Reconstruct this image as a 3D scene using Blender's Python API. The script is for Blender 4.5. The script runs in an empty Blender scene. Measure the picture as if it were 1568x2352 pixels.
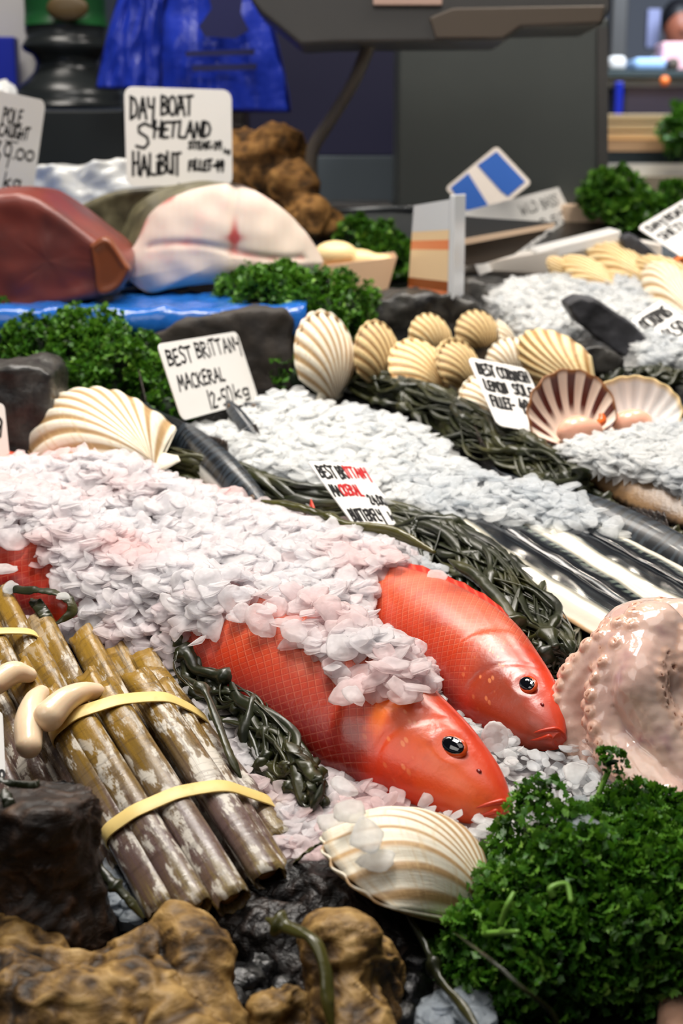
import bpy, bmesh, math, random
import numpy as np
from mathutils import Vector, Matrix, noise
from mathutils.bvhtree import BVHTree

SC = bpy.context.scene
COL = SC.collection
rnd = random.Random(7)
RS = np.random.RandomState(11)
PI = math.pi

# ------------------------------------------------------------------ camera
FPX = 3267.0
CAMZ = 1.45
TH = math.radians(14.0)
CT, ST = math.cos(TH), math.sin(TH)
BED0, BEDS = 0.75, 0.19          # the display slope: z = BED0 + BEDS * y
NB = Vector((0, -BEDS, 1)).normalized()

def ray(px, py):
    a = (px - 784.0) / FPX; b = (1176.0 - py) / FPX
    return Vector((a, CT + b * ST, -ST + b * CT))
def P(px, py, h=0.0):            # point of the display slope (raised by h) seen at a pixel of the photo
    d = ray(px, py)
    t = (BED0 + h - CAMZ) / (d.z - BEDS * d.y)
    return Vector((d.x * t, d.y * t, CAMZ + d.z * t))
def D(px, py, Y):                # point at depth Y
    d = ray(px, py); t = Y / d.y
    return Vector((d.x * t, Y, CAMZ + d.z * t))
def Z(px, py, z):                # point on a level plane
    d = ray(px, py); t = (z - CAMZ) / d.z
    return Vector((d.x * t, d.y * t, z))
def proj(p):
    x, y, z = p[0], p[1], p[2] - CAMZ
    f = y * CT - z * ST; u = y * ST + z * CT
    return 784 + FPX * x / f, 1176 - FPX * u / f
def bedz(y): return BED0 + BEDS * y
def inpoly(x, y, poly):
    c = False; n = len(poly); j = n - 1
    for i in range(n):
        xi, yi = poly[i]; xj, yj = poly[j]
        if (yi > y) != (yj > y) and x < (xj - xi) * (y - yi) / (yj - yi) + xi: c = not c
        j = i
    return c

cam = bpy.data.cameras.new('camera'); camo = bpy.data.objects.new('camera', cam); COL.objects.link(camo)
camo.location = (0, 0, CAMZ); camo.rotation_euler = (PI / 2 - TH, 0, 0)
cam.sensor_fit = 'HORIZONTAL'; cam.sensor_width = 24.0; cam.lens = 24.0 * FPX / 1568.0
cam.clip_start = 0.05; cam.clip_end = 60
cam.dof.use_dof = True; cam.dof.focus_distance = 1.22; cam.dof.aperture_fstop = 6.3
SC.camera = camo

# ------------------------------------------------------------------ objects
def tag(o, label=None, cat=None, group=None, kind=None):
    if label: o['label'] = label
    if cat: o['category'] = cat
    if group: o['group'] = group
    if kind: o['kind'] = kind
    return o
def root(name, label, cat, loc=(0, 0, 0), group=None):
    o = bpy.data.objects.new(name, None); COL.objects.link(o); o.location = loc
    o.empty_display_size = 0.02
    return tag(o, label, cat, group)
def mesh(name, V, F, mat, parent=None, smooth=True, uv=None, org=None, vcol=None):
    """V: n x 3, F: array of tris / quads or a list of faces. org: origin subtracted (world-built parts)."""
    V = np.asarray(V, dtype=np.float64).reshape(-1, 3)
    loc = None
    if parent is not None and org is None and parent.get('_w'): org = parent.location
    if org is not None: V = V - np.array(org)
    elif parent is None:
        loc = np.array([(V[:, 0].min() + V[:, 0].max()) / 2, (V[:, 1].min() + V[:, 1].max()) / 2, V[:, 2].min()]); V = V - loc
    me = bpy.data.meshes.new(name)
    if not isinstance(F, (list, tuple)): F = [F]
    if len(F) and isinstance(F[0], np.ndarray):
        loops = np.concatenate([f.reshape(-1) for f in F]); tot = np.concatenate([np.full(len(f), f.shape[1]) for f in F])
    else:
        loops = np.array([i for f in F for i in f]); tot = np.array([len(f) for f in F])
    start = np.concatenate([[0], np.cumsum(tot)[:-1]])
    me.vertices.add(len(V)); me.vertices.foreach_set('co', V.reshape(-1))
    me.loops.add(len(loops)); me.loops.foreach_set('vertex_index', loops.astype(np.int32))
    me.polygons.add(len(tot)); me.polygons.foreach_set('loop_start', start.astype(np.int32)); me.polygons.foreach_set('loop_total', tot.astype(np.int32))
    me.polygons.foreach_set('use_smooth', np.full(len(tot), bool(smooth)))
    if uv is not None:
        l = me.uv_layers.new(name='UVMap'); l.data.foreach_set('uv', np.asarray(uv, dtype=np.float64)[loops].reshape(-1))
    if vcol is not None:
        a = me.attributes.new('tint', 'FLOAT', 'POINT'); a.data.foreach_set('value', np.asarray(vcol, dtype=np.float64))
    me.update(calc_edges=True); me.validate()
    o = bpy.data.objects.new(name, me); COL.objects.link(o)
    if mat: me.materials.append(mat)
    if parent: o.parent = parent
    if loc is not None: o.location = loc
    return o
def wroot(name, label, cat, loc, group=None):     # root whose parts are given in world coordinates
    r = root(name, label, cat, loc, group); r['_w'] = 1; return r
def fin_flags():                                         # drop helper flags
    for o in COL.objects:
        if '_w' in o: del o['_w']
def copy_tree(o, parent=None):
    c = o.copy(); COL.objects.link(c)
    if parent: c.parent = parent; c.matrix_parent_inverse = Matrix()
    for ch in list(o.children): copy_tree(ch, c)
    return c
def solid(o, t, off=-1.0):
    m = o.modifiers.new('thickness', 'SOLIDIFY'); m.thickness = t; m.offset = off; return o
def bevel(o, w, seg=3):
    m = o.modifiers.new('edge', 'BEVEL'); m.width = w; m.segments = seg; m.limit_method = 'ANGLE'; return o
def subsurf(o, l=1):
    m = o.modifiers.new('sub', 'SUBSURF'); m.levels = l; m.render_levels = l; return o

# ------------------------------------------------------------------ geometry
def cat(parts):
    Vs, Fs, n = [], [], 0
    for V, F in parts:
        V = np.asarray(V, float).reshape(-1, 3)
        Vs.append(V)
        Fs += [tuple(i + n for i in f) for f in F]; n += len(V)
    return np.concatenate(Vs), Fs
def grid(Pg, cu=False, cv=False):
    nu, nv = Pg.shape[:2]
    I = np.arange(nu * nv).reshape(nu, nv)
    a = I if not cu else np.vstack([I, I[:1]])
    if cv: a = np.hstack([a, a[:, :1]])
    q = np.stack([a[:-1, :-1], a[1:, :-1], a[1:, 1:], a[:-1, 1:]], -1).reshape(-1, 4)
    return Pg.reshape(-1, 3), q
def crom(pts, n):
    """Catmull-Rom through pts (any dimension), n samples"""
    p = np.array([list(q) for q in pts], float)
    if len(p) < 3:
        t = np.linspace(0, 1, n)[:, None]; return p[0] * (1 - t) + p[-1] * t
    e = np.vstack([2 * p[0] - p[1], p, 2 * p[-1] - p[-2]])
    out = []
    for s in np.linspace(0, len(p) - 1 - 1e-9, n):
        i = int(s); t = s - i; a, b, c, d = e[i:i + 4]
        out.append(.5 * (2 * b + (c - a) * t + (2 * a - 5 * b + 4 * c - d) * t * t + (3 * b - a - 3 * c + d) * t ** 3))
    return np.array(out)
def cr1(xs, ys, x):
    """smooth 1-D interpolation (cubic hermite)"""
    xs = np.array(xs, float); ys = np.array(ys, float)
    d = np.gradient(ys, xs); x = np.clip(x, xs[0], xs[-1])
    i = np.clip(np.searchsorted(xs, x) - 1, 0, len(xs) - 2)
    h = xs[i + 1] - xs[i]; t = (x - xs[i]) / h
    return (2*t**3-3*t**2+1)*ys[i] + (t**3-2*t**2+t)*h*d[i] + (-2*t**3+3*t**2)*ys[i+1] + (t**3-t**2)*h*d[i+1]
def tube(pts, rad, seg=8, flat=1.0, up=(0, 0, 1), twist=0.0, cap=True):
    p = np.array([list(q) for q in pts], float); n = len(p)
    r = np.broadcast_to(np.asarray(rad, float), (n,))
    tg = np.gradient(p, axis=0); tg /= np.linalg.norm(tg, axis=1)[:, None] + 1e-12
    up = np.array(up, float); V = []
    a = np.linspace(0, 2 * PI, seg, endpoint=False)
    tw = np.broadcast_to(np.asarray(twist, float), (n,))
    side0 = np.cross(tg[0], up)
    if np.linalg.norm(side0) < 1e-3: side0 = np.cross(tg[0], (1, 0, 0.3))
    prev = side0 / np.linalg.norm(side0)
    for i in range(n):
        s = prev - tg[i] * prev.dot(tg[i]); s /= np.linalg.norm(s) + 1e-12; prev = s
        u = np.cross(s, tg[i])
        c, d = math.cos(tw[i]), math.sin(tw[i]); s2 = s * c + u * d; u2 = u * c - s * d
        V.append(p[i] + r[i] * (np.cos(a)[:, None] * s2 + flat * np.sin(a)[:, None] * u2))
    V = np.array(V); Vf, q = grid(V, cv=True); F = [tuple(f) for f in q]
    if cap:
        F.append(tuple(range(seg))); F.append(tuple((n - 1) * seg + k for k in reversed(range(seg))))
    return Vf, F
def sphere(c, r, nu=12, nv=16, sc=(1, 1, 1)):
    V = [(0, 0, 1)]; F = []
    for i in range(1, nu):
        th = PI * i / nu
        for j in range(nv):
            ph = 2 * PI * j / nv; V.append((math.sin(th) * math.cos(ph), math.sin(th) * math.sin(ph), math.cos(th)))
    V.append((0, 0, -1)); V = np.array(V) * np.array(sc) * r + np.array(list(c))
    for j in range(nv):
        k = (j + 1) % nv
        F.append((0, 1 + j, 1 + k))
        for i in range(nu - 2):
            a = 1 + i * nv
            F.append((a + j, a + nv + j, a + nv + k, a + k))
        a = 1 + (nu - 2) * nv
        F.append((a + j, len(V) - 1, a + k))
    return V, F
def box(c, s, R=None):
    V = np.array([(x, y, z) for x in (-.5, .5) for y in (-.5, .5) for z in (-.5, .5)]) * np.array(s)
    if R is not None: V = V @ np.array(R.to_3x3()).T
    return V + np.array(list(c)), [(0, 1, 3, 2), (4, 6, 7, 5), (0, 4, 5, 1), (2, 3, 7, 6), (0, 2, 6, 4), (1, 5, 7, 3)]
def prism(pts, off):
    """closed polygon (3-D points) extruded by vector off"""
    n = len(pts); a = np.array([list(p) for p in pts]); V = np.vstack([a, a + np.array(off)])
    F = [tuple(reversed(range(n))), tuple(range(n, 2 * n))] + [(i, (i + 1) % n, n + (i + 1) % n, n + i) for i in range(n)]
    return V, F
def lathe(c, prof, seg=32):
    a = np.linspace(0, 2 * PI, seg, endpoint=False)
    Pg = np.array([[(c[0] + r * math.cos(t), c[1] + r * math.sin(t), z) for t in a] for r, z in prof])
    V, q = grid(Pg, cv=True); n = len(prof)
    return V, [tuple(f) for f in q] + [tuple(reversed(range(seg))), tuple((n - 1) * seg + k for k in range(seg))]
def remesh(parts, voxel, smooth=4, sub=0):
    """union of closed shells -> one continuous surface"""
    V, F = cat(parts)
    me = bpy.data.meshes.new('tmp'); me.from_pydata([tuple(v) for v in V], [], F)
    o = bpy.data.objects.new('tmp', me); COL.objects.link(o)
    m = o.modifiers.new('r', 'REMESH'); m.mode = 'VOXEL'; m.voxel_size = voxel
    if smooth:
        s = o.modifiers.new('s', 'SMOOTH'); s.factor = .5; s.iterations = smooth
    dg = bpy.context.evaluated_depsgraph_get(); ev = o.evaluated_get(dg); m2 = ev.to_mesh()
    n = len(m2.vertices); co = np.empty(n * 3); m2.vertices.foreach_get('co', co)
    no = np.empty(n * 3); m2.vertices.foreach_get('normal', no)
    Fq = [tuple(p.vertices) for p in m2.polygons]
    ev.to_mesh_clear(); bpy.data.objects.remove(o); bpy.data.meshes.remove(me)
    return co.reshape(-1, 3), Fq, no.reshape(-1, 3)
def chain(pts, rad, n=24, seg=14):
    """closed limb with round ends along a smooth path"""
    p = crom([list(a) + [r] for a, r in zip(pts, rad)], n)
    V, F = tube(p[:, :3], p[:, 3], seg)
    return [(V, F), sphere(p[0, :3], p[0, 3] * .995), sphere(p[-1, :3], p[-1, 3] * .995)]
def nz(p, s, o=0.0): return noise.noise(Vector((p[0] * s + o, p[1] * s + o * .7, p[2] * s - o)))
def fbm(p, s, o=0.0, oc=4):
    return noise.fractal(Vector((p[0] * s + o, p[1] * s - o, p[2] * s + o * .5)), 1.0, 2.0, oc)
# ------------------------------------------------------------------ materials
def C(r, g, b):
    f = lambda v: (v / 255 / 12.92) if v / 255 <= .04045 else ((v / 255 + .055) / 1.055) ** 2.4
    return (f(r), f(g), f(b), 1)
class Mt:
    def __init__(s, name, col=None, rough=.5, **kw):
        s.m = bpy.data.materials.new(name); s.m.use_nodes = True; s.nt = s.m.node_tree
        s.p = s.nt.nodes['Principled BSDF']
        if col is not None: s.set('Base Color', col)
        s.set('Roughness', rough)
        for k, v in kw.items(): s.set(k.replace('_', ' '), v)
    def set(s, k, v):
        i = s.p.inputs[k]
        if isinstance(v, bpy.types.NodeSocket): s.nt.links.new(v, i)
        else: i.default_value = v
        return s
    def n(s, t, ins=None, **at):
        n = s.nt.nodes.new(t)
        for k, v in at.items(): setattr(n, k, v)
        for k, v in (ins or {}).items():
            i = n.inputs[k]
            if isinstance(v, bpy.types.NodeSocket): s.nt.links.new(v, i)
            else: i.default_value = v
        return n
    def obj(s): return s.n('ShaderNodeTexCoord').outputs['Object']
    def uv(s): return s.n('ShaderNodeTexCoord').outputs['UV']
    def sep(s, v):
        q = s.n('ShaderNodeSeparateXYZ', {0: v}); return q.outputs[0], q.outputs[1], q.outputs[2]
    def comb(s, x, y, z=0.0): return s.n('ShaderNodeCombineXYZ', {0: x, 1: y, 2: z}).outputs[0]
    def map(s, v, sc=(1, 1, 1), rot=(0, 0, 0), loc=(0, 0, 0)):
        return s.n('ShaderNodeMapping', {0: v, 'Scale': sc, 'Rotation': rot, 'Location': loc}).outputs[0]
    def noise(s, sc, det=4, rough=.55, v=None, dist=0.0):
        return s.n('ShaderNodeTexNoise', {'Vector': v or s.obj(), 'Scale': sc, 'Detail': det, 'Roughness': rough, 'Distortion': dist}).outputs[0]
    def vor(s, sc, v=None, feat='F1'):
        return s.n('ShaderNodeTexVoronoi', {'Vector': v or s.obj(), 'Scale': sc}, feature=feat).outputs['Distance']
    def wave(s, sc, dist=0., det=2, v=None, dsc=1., dirn='X'):
        return s.n('ShaderNodeTexWave', {'Vector': v or s.obj(), 'Scale': sc, 'Distortion': dist, 'Detail': det, 'Detail Scale': dsc}, bands_direction=dirn).outputs['Fac']
    def ramp(s, f, st, mode='LINEAR'):
        n = s.n('ShaderNodeValToRGB', {0: f}); cr = n.color_ramp; cr.interpolation = mode
        while len(cr.elements) < len(st): cr.elements.new(.5)
        for e, (p, c) in zip(cr.elements, st):
            e.position = p; e.color = c if isinstance(c, tuple) else (c, c, c, 1)
        return n.outputs[0]
    def mix(s, f, a, b, mode='MIX'):
        n = s.n('ShaderNodeMix', data_type='RGBA', blend_type=mode)
        for i, v in ((0, f), (6, a), (7, b)):
            if isinstance(v, bpy.types.NodeSocket): s.nt.links.new(v, n.inputs[i])
            else: n.inputs[i].default_value = v
        return n.outputs[2]
    def math(s, op, a, b=0.0, c=0.0, clamp=False):
        n = s.n('ShaderNodeMath', {0: a, 1: b, 2: c}, operation=op); n.use_clamp = clamp; return n.outputs[0]
    def sm(s, x, a, b, lo=0., hi=1.):
        n = s.n('ShaderNodeMapRange', {0: x, 1: a, 2: b, 3: lo, 4: hi}, interpolation_type='SMOOTHSTEP'); return n.outputs[0]
    def bump(s, h, st=.3, d=.002):
        s.set('Normal', s.n('ShaderNodeBump', {'Height': h, 'Strength': st, 'Distance': d}).outputs[0]); return s
    def attr(s, nm): return s.n('ShaderNodeAttribute', attribute_name=nm).outputs['Fac']
    def sss(s, w, rad=(1, .5, .3), sc=.004):
        s.set('Subsurface Weight', w); s.set('Subsurface Radius', rad); s.set('Subsurface Scale', sc); return s
M = {}
def plain(k, col, rough=.5, **kw): M[k] = Mt(k, col, rough, **kw).m

def mk_ice(k, c0, c1, pink, deep, clear=.60):
    t = Mt(k, None, .2); o = t.obj()
    f = t.sm(t.noise(7, 3, .5, o), .46, .68)
    base = t.mix(t.math('MULTIPLY', f, pink), c0, c1)
    tn = t.attr('tint')
    base = t.mix(t.sm(tn, .0, 1.), base, deep)
    t.set('Base Color', base)
    t.set('Roughness', t.sm(t.noise(60, 2, .5, o), .3, .7, .1, .34))
    t.set('Specular IOR Level', .55); t.set('IOR', 1.31)

    t.bump(t.math('ADD', t.noise(140, 3, .6, o), t.math('MULTIPLY', t.noise(520, 2, .6, o), .35)), .35, .0018)
    tl = t.n('ShaderNodeBsdfTranslucent', {'Color': base}).outputs[0]; tp = t.n('ShaderNodeBsdfTransparent', {'Color': (.97, .98, 1, 1)}).outputs[0]
    a_ = t.n('ShaderNodeMixShader', {0: .55, 1: t.p.outputs[0], 2: tl}).outputs[0]
    lw = t.n('ShaderNodeLayerWeight', {0: .35}).outputs['Facing']
    fac = t.math('MULTIPLY', t.sm(t.noise(70, 2, .5, o), .3, .7, .55, 1.), t.sm(lw, 1., .2, clear * .5, clear))
    b_ = t.n('ShaderNodeMixShader', {0: fac, 1: a_, 2: tp}).outputs[0]
    t.nt.links.new(b_, t.nt.nodes['Material Output'].inputs[0])
    M[k] = t.m
mk_ice('ice_rosy', C(247, 244, 244), C(250, 222, 219), .7, C(238, 190, 186))
mk_ice('ice_white', C(246, 246, 244), C(230, 233, 235), .8, C(205, 212, 216))
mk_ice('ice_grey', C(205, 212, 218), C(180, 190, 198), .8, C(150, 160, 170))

# red fish: uv = (metres from the nose, metres round the girth from the back)
def mk_fish(k, pale=1.0, dark=1.0):
    t = Mt(k, None, .26); u, v, _ = t.sep(t.uv()); o = t.obj()
    wob = t.math('MULTIPLY', t.math('SUBTRACT', t.noise(14, 2, .5, o), .5), .008)
    uu = t.math('ADD', u, wob); vv = t.math('ADD', v, t.math('MULTIPLY', wob, .8))
    a = t.math('FRACT', t.math('ADD', t.math('DIVIDE', uu, .0098), t.math('DIVIDE', vv, .0082)))
    b = t.math('FRACT', t.math('ADD', t.math('SUBTRACT', t.math('DIVIDE', uu, .0098), t.math('DIVIDE', vv, .0082)), 40.0))
    ta = t.math('ABSOLUTE', t.math('SUBTRACT', a, .5)); tb = t.math('ABSOLUTE', t.math('SUBTRACT', b, .5))
    edge = t.math('MULTIPLY', t.math('MAXIMUM', a, b), .5)   # .5 on the rear edge of each scale
    cell = t.math('MULTIPLY', t.math('ADD', a, b), .5)
    body = t.sm(t.math('ADD', u, t.math('MULTIPLY', t.math('ABSOLUTE', t.math('SUBTRACT', v, .06)), .35)), .105, .135)
    net = t.math('MULTIPLY', t.sm(edge, .40, .49), body)
    mid = t.math('MULTIPLY', t.sm(t.math('MINIMUM', a, b), .22, .02), body)
    big = t.noise(11, 4, .6, o)
    col = t.ramp(v, [(0, C(178, 50, 34)), (.12, C(210, 96, 66)), (.30, C(208, 84, 44)), (.50, C(188, 56, 24)), (.66, C(132, 24, 16)), (.9, C(98, 14, 10))])  # red skin; pale upper flank and dark belly paint in sheen and shade
    nt_ = t.n('ShaderNodeMapRange', {0: v, 1: 0., 2: .16, 3: 0., 4: 1.}).outputs[0]
    col.node.inputs[0].default_value = 0; t.nt.links.new(nt_, col.node.inputs[0])
    headc = t.ramp(t.math('ADD', nt_, t.math('MULTIPLY', t.math('SUBTRACT', big, .5), .5)),
                   [(.05, C(212, 66, 36)), (.28, C(224, 88, 18) if pale > .5 else C(150, 56, 28)), (.5, C(222, 64, 12) if pale > .5 else C(164, 52, 20)), (.72, C(196, 30, 14)), (.95, C(140, 14, 10))])
    col = t.mix(body, headc, col)
    fadn = t.sm(t.noise(16, 3, .5, o), .32, .62, .35, 1.)
    col = t.mix(t.math('MULTIPLY', t.math('MULTIPLY', net, fadn), t.sm(v, .10, .05, .14, .40)), col, C(240, 166, 128))
    col = t.mix(t.math('MULTIPLY', mid, .45), col, C(140, 24, 12))
    col = t.mix(t.math('MULTIPLY', t.sm(big, .55, .75), .35), col, C(240, 140, 110))
    col = t.mix(t.math('MULTIPLY', t.sm(t.noise(26, 4, .65, o), .5, .72), .5), col, C(150, 30, 16))
    spots = t.math('MULTIPLY', t.sm(t.vor(95, t.comb(u, t.math('MULTIPLY', v, 1.6))), .32, .16), t.math('MULTIPLY', t.sm(u, .055, .085), t.sm(u, .135, .11)))
    spots = t.math('MULTIPLY', spots, t.math('MULTIPLY', t.sm(v, .03, .045), t.sm(v, .095, .075)))
    col = t.mix(t.math('MULTIPLY', spots, .55), col, C(245, 150, 90))
    if pale > .5:
        gl = t.math('MULTIPLY', t.math('MULTIPLY', t.sm(body, .02, .3), t.sm(body, 1., .6)), t.math('MULTIPLY', t.sm(v, .015, .035), t.sm(v, .085, .06)))
        col = t.mix(gl, col, C(252, 118, 16))
    t.set('Base Color', col)
    t.set('Roughness', t.sm(big, .3, .7, .26, .42))
    t.set('Specular IOR Level', .55); t.set('Coat Weight', .12); t.set('Coat Roughness', .16)
    t.sss(.12, (1, .3, .15), .004)
    h = t.math('MULTIPLY', cell, t.math('MULTIPLY', body, .6))
    h = t.math('ADD', h, t.math('MULTIPLY', t.noise(260, 2, .5, o), .12))
    h = t.math('ADD', h, t.math('MULTIPLY', t.noise(60, 4, .65, o), .5))
    t.bump(h, .55, .0018)
    M[k] = t.m
mk_fish('red_fish_skin', 1.0); mk_fish('red_fish_skin_brown', 0.0)
t = Mt('fish_fin', None, .3); u, v, _ = t.sep(t.uv())
w = t.math('ABSOLUTE', t.math('SUBTRACT', t.math('FRACT', t.math('MULTIPLY', v, 14.)), .5))
t.set('Base Color', t.mix(t.sm(w, .2, .5), C(190, 40, 26), C(232, 84, 58))); t.bump(w, .5, .002); t.sss(.2, (1, .3, .2), .003); M['fin'] = t.m
plain('eye_dark', C(14, 15, 20), .05, Coat_Weight=1.0)
t = Mt('eye_ring', C(196, 70, 22), .2); M['eye_ring'] = t.m
plain('gut_red', C(120, 16, 14), .25)
t = Mt('lip_red', C(198, 56, 24), .36); t.sss(.1, (1, .3, .15), .003); M['lip_red'] = t.m

# scallop shell: u across the ribs 0..1, v hinge->rim 0..1
def mk_shell(k, ridge, groove, band, nr, mud=0.0, mudc=C(92, 78, 52), bandamt=.35):
    t = Mt(k, None, .5); u, v, _ = t.sep(t.uv()); o = t.obj()
    wob = t.math('MULTIPLY', t.math('SUBTRACT', t.noise(40, 2, .5, o), .5), .25)
    r = t.math('COSINE', t.math('ADD', t.math('MULTIPLY', u, 2 * PI * nr), wob))
    col = t.mix(t.sm(r, -.9, .5), groove, ridge)
    g = t.noise(1., 4, .6, t.comb(t.math('MULTIPLY', u, 3.), t.math('MULTIPLY', v, 26.)))
    col = t.mix(t.math('MULTIPLY', t.sm(g, .5, .68), bandamt), col, band)
    if mud:
        mm = t.math('MULTIPLY', t.sm(t.noise(1., 5, .65, t.comb(t.math('MULTIPLY', u, 34.), t.math('MULTIPLY', v, 5.))), .54, .70), t.sm(r, .3, -.7))
        col = t.mix(t.math('MULTIPLY', mm, mud), col, mudc)
    fine = t.noise(1., 2, .5, t.comb(t.math('MULTIPLY', u, 260.), t.math('MULTIPLY', v, 8.)))
    col = t.mix(t.math('MULTIPLY', t.sm(fine, .45, .65), .18), col, groove)
    t.set('Base Color', col); t.sss(.08, (1, .8, .6), .002)
    t.bump(t.math('ADD', t.math('MULTIPLY', fine, .6), t.math('MULTIPLY', g, .5)), .4, .0012)
    M[k] = t.m
mk_shell('shell_cream', C(244, 236, 216), C(176, 142, 98), C(214, 184, 136), 12, .7, C(132, 104, 68), .5)
mk_shell('shell_yellow', C(238, 216, 166), C(168, 124, 68), C(218, 176, 108), 12, .95, C(84, 70, 44), .55)
mk_shell('shell_tan', C(224, 198, 146), C(140, 104, 60), C(192, 152, 96), 12, .95, C(66, 54, 36), .55)
t = Mt('shell_brown_inside', None, .3); u, v, _ = t.sep(t.uv())
r = t.math('COSINE', t.math('MULTIPLY', u, 2 * PI * 9))
band = t.math('MULTIPLY', t.sm(r, -.1, .35), t.sm(t.math('ADD', v, t.math('MULTIPLY', t.noise(30), .2)), .52, .74))
col = t.mix(band, C(244, 226, 208), C(92, 44, 34)); col = t.mix(t.sm(v, .93, 1.), col, C(150, 100, 60))
t.set('Base Color', col); M['shell_brown'] = t.m
t = Mt('shell_white_inside', None, .3); u, v, _ = t.sep(t.uv())
r = t.math('COSINE', t.math('MULTIPLY', u, 2 * PI * 11))
t.set('Base Color', t.mix(t.sm(v, .9, 1.), t.mix(t.sm(r, -.8, .8), C(228, 228, 226), C(248, 247, 243)), C(226, 196, 140))); M['shell_white'] = t.m
t = Mt('scallop_meat', None, .15); t.set('Base Color', t.mix(t.noise(40), C(240, 190, 160), C(232, 170, 150))); t.sss(.5, (1, .6, .4), .008); M['meat'] = t.m
t = Mt('coral_orange', C(232, 110, 50), .15); t.sss(.3, (1, .4, .2), .005); M['coral'] = t.m

# razor shell: u along 0 top .. 1 bottom, v round
def mk_razor(k, hue):
    t = Mt(k, None, .3); u, v, _ = t.sep(t.uv()); o = t.obj()
    oi = t.n('ShaderNodeObjectInfo').outputs['Random']
    uu = t.math('ADD', u, t.math('MULTIPLY', oi, 7.3))
    streak = t.noise(1., 4, .6, t.comb(t.math('MULTIPLY', uu, 2.2), t.math('MULTIPLY', v, 9.), oi))
    rings = t.noise(1., 3, .7, t.comb(t.math('MULTIPLY', uu, 46.), t.math('MULTIPLY', v, 1.2), oi))
    col = t.ramp(t.math('ADD', u, t.math('MULTIPLY', t.math('SUBTRACT', streak, .5), .9)),
                 [(0, C(150, 116, 44)), (.3, C(118, 92, 40)), (.52, C(112, 94, 70)), (.72, C(98, 78, 76)), (.9, C(104, 84, 66)), (1, C(130, 112, 70))])
    pt = t.noise(1., 5, .65, t.comb(t.math('MULTIPLY', uu, 7.), t.math('MULTIPLY', v, 3.2), oi))
    col = t.mix(t.math('MULTIPLY', t.sm(pt, .53, .60), t.sm(u, .0, .4, .15 + hue, .85)), col, C(206, 200, 188))
    col = t.mix(t.math('MULTIPLY', t.sm(rings, .5, .62), .35), col, C(58, 42, 34))
    col = t.mix(t.math('MULTIPLY', t.sm(streak, .56, .66), .5), col, C(70, 52, 22))
    t.set('Base Color', col); t.set('Specular IOR Level', .5); t.set('Roughness', t.sm(pt, .4, .62, .2, .5))
    t.bump(t.math('ADD', t.math('MULTIPLY', rings, .7), t.math('MULTIPLY', pt, .8)), .35, .0015); M[k] = t.m
mk_razor('razor_shell', .1); mk_razor('razor_shell_pale', .75)
t = Mt('razor_flesh', None, .22); t.set('Base Color', t.mix(t.noise(50), C(244, 222, 190), C(236, 204, 168))); t.sss(.4, (1, .6, .4), .005); M['flesh'] = t.m
t = Mt('rubber_band', None, .45); t.set('Base Color', t.mix(t.sm(t.noise(60, 4), .5, .75), C(232, 204, 128), C(212, 178, 96))); t.sss(.15, (1, .8, .4), .002); M['band'] = t.m

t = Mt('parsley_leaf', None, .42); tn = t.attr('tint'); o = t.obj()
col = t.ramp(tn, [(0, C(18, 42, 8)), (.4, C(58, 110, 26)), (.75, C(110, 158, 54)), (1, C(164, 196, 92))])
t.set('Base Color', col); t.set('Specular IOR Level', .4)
tr = t.n('ShaderNodeBsdfTranslucent', {'Color': t.mix(.4, col, C(120, 190, 40))}).outputs[0]
ms = t.n('ShaderNodeMixShader', {0: .22, 1: t.p.outputs[0], 2: tr}).outputs[0]
t.nt.links.new(ms, t.nt.nodes['Material Output'].inputs[0]); M['leaf'] = t.m
plain('parsley_stem', C(120, 168, 66), .4)
plain('parsley_light_block', C(14, 34, 8), .8)

t = Mt('octopus_skin', None, .12); o = t.obj(); n1 = t.noise(14, 4, .55, o)
tn = t.attr('tint')
col = t.mix(t.sm(n1, .35, .7), C(228, 198, 182), C(210, 174, 162)); col = t.mix(t.sm(t.noise(22, 3, .6, o), .55, .75), col, C(182, 142, 142))
col = t.mix(tn, col, C(224, 178, 150)); col = t.mix(t.sm(tn, .8, 1.3), col, C(164, 110, 92))
t.set('Base Color', col); t.sss(.22, (1, .55, .4), .007); t.set('Coat Weight', .35); t.set('Coat Roughness', .05)
t.bump(t.noise(170, 3, .6, o), .12, .0012); M['octopus'] = t.m

t = Mt('seaweed', None, .34); o = t.obj(); n1 = t.noise(16, 3, .6, o)
t.set('Base Color', t.ramp(n1, [(.3, C(20, 24, 14)), (.5, C(38, 42, 20)), (.68, C(64, 62, 26))])); t.set('Specular IOR Level', .55); t.bump(t.noise(200, 2), .2, .001); M['weed'] = t.m
t = Mt('seaweed_olive', None, .25); t.set('Base Color', t.ramp(t.noise(16, 3), [(.3, C(34, 38, 16)), (.55, C(74, 72, 30)), (.7, C(98, 90, 40))])); M['weed2'] = t.m

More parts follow.
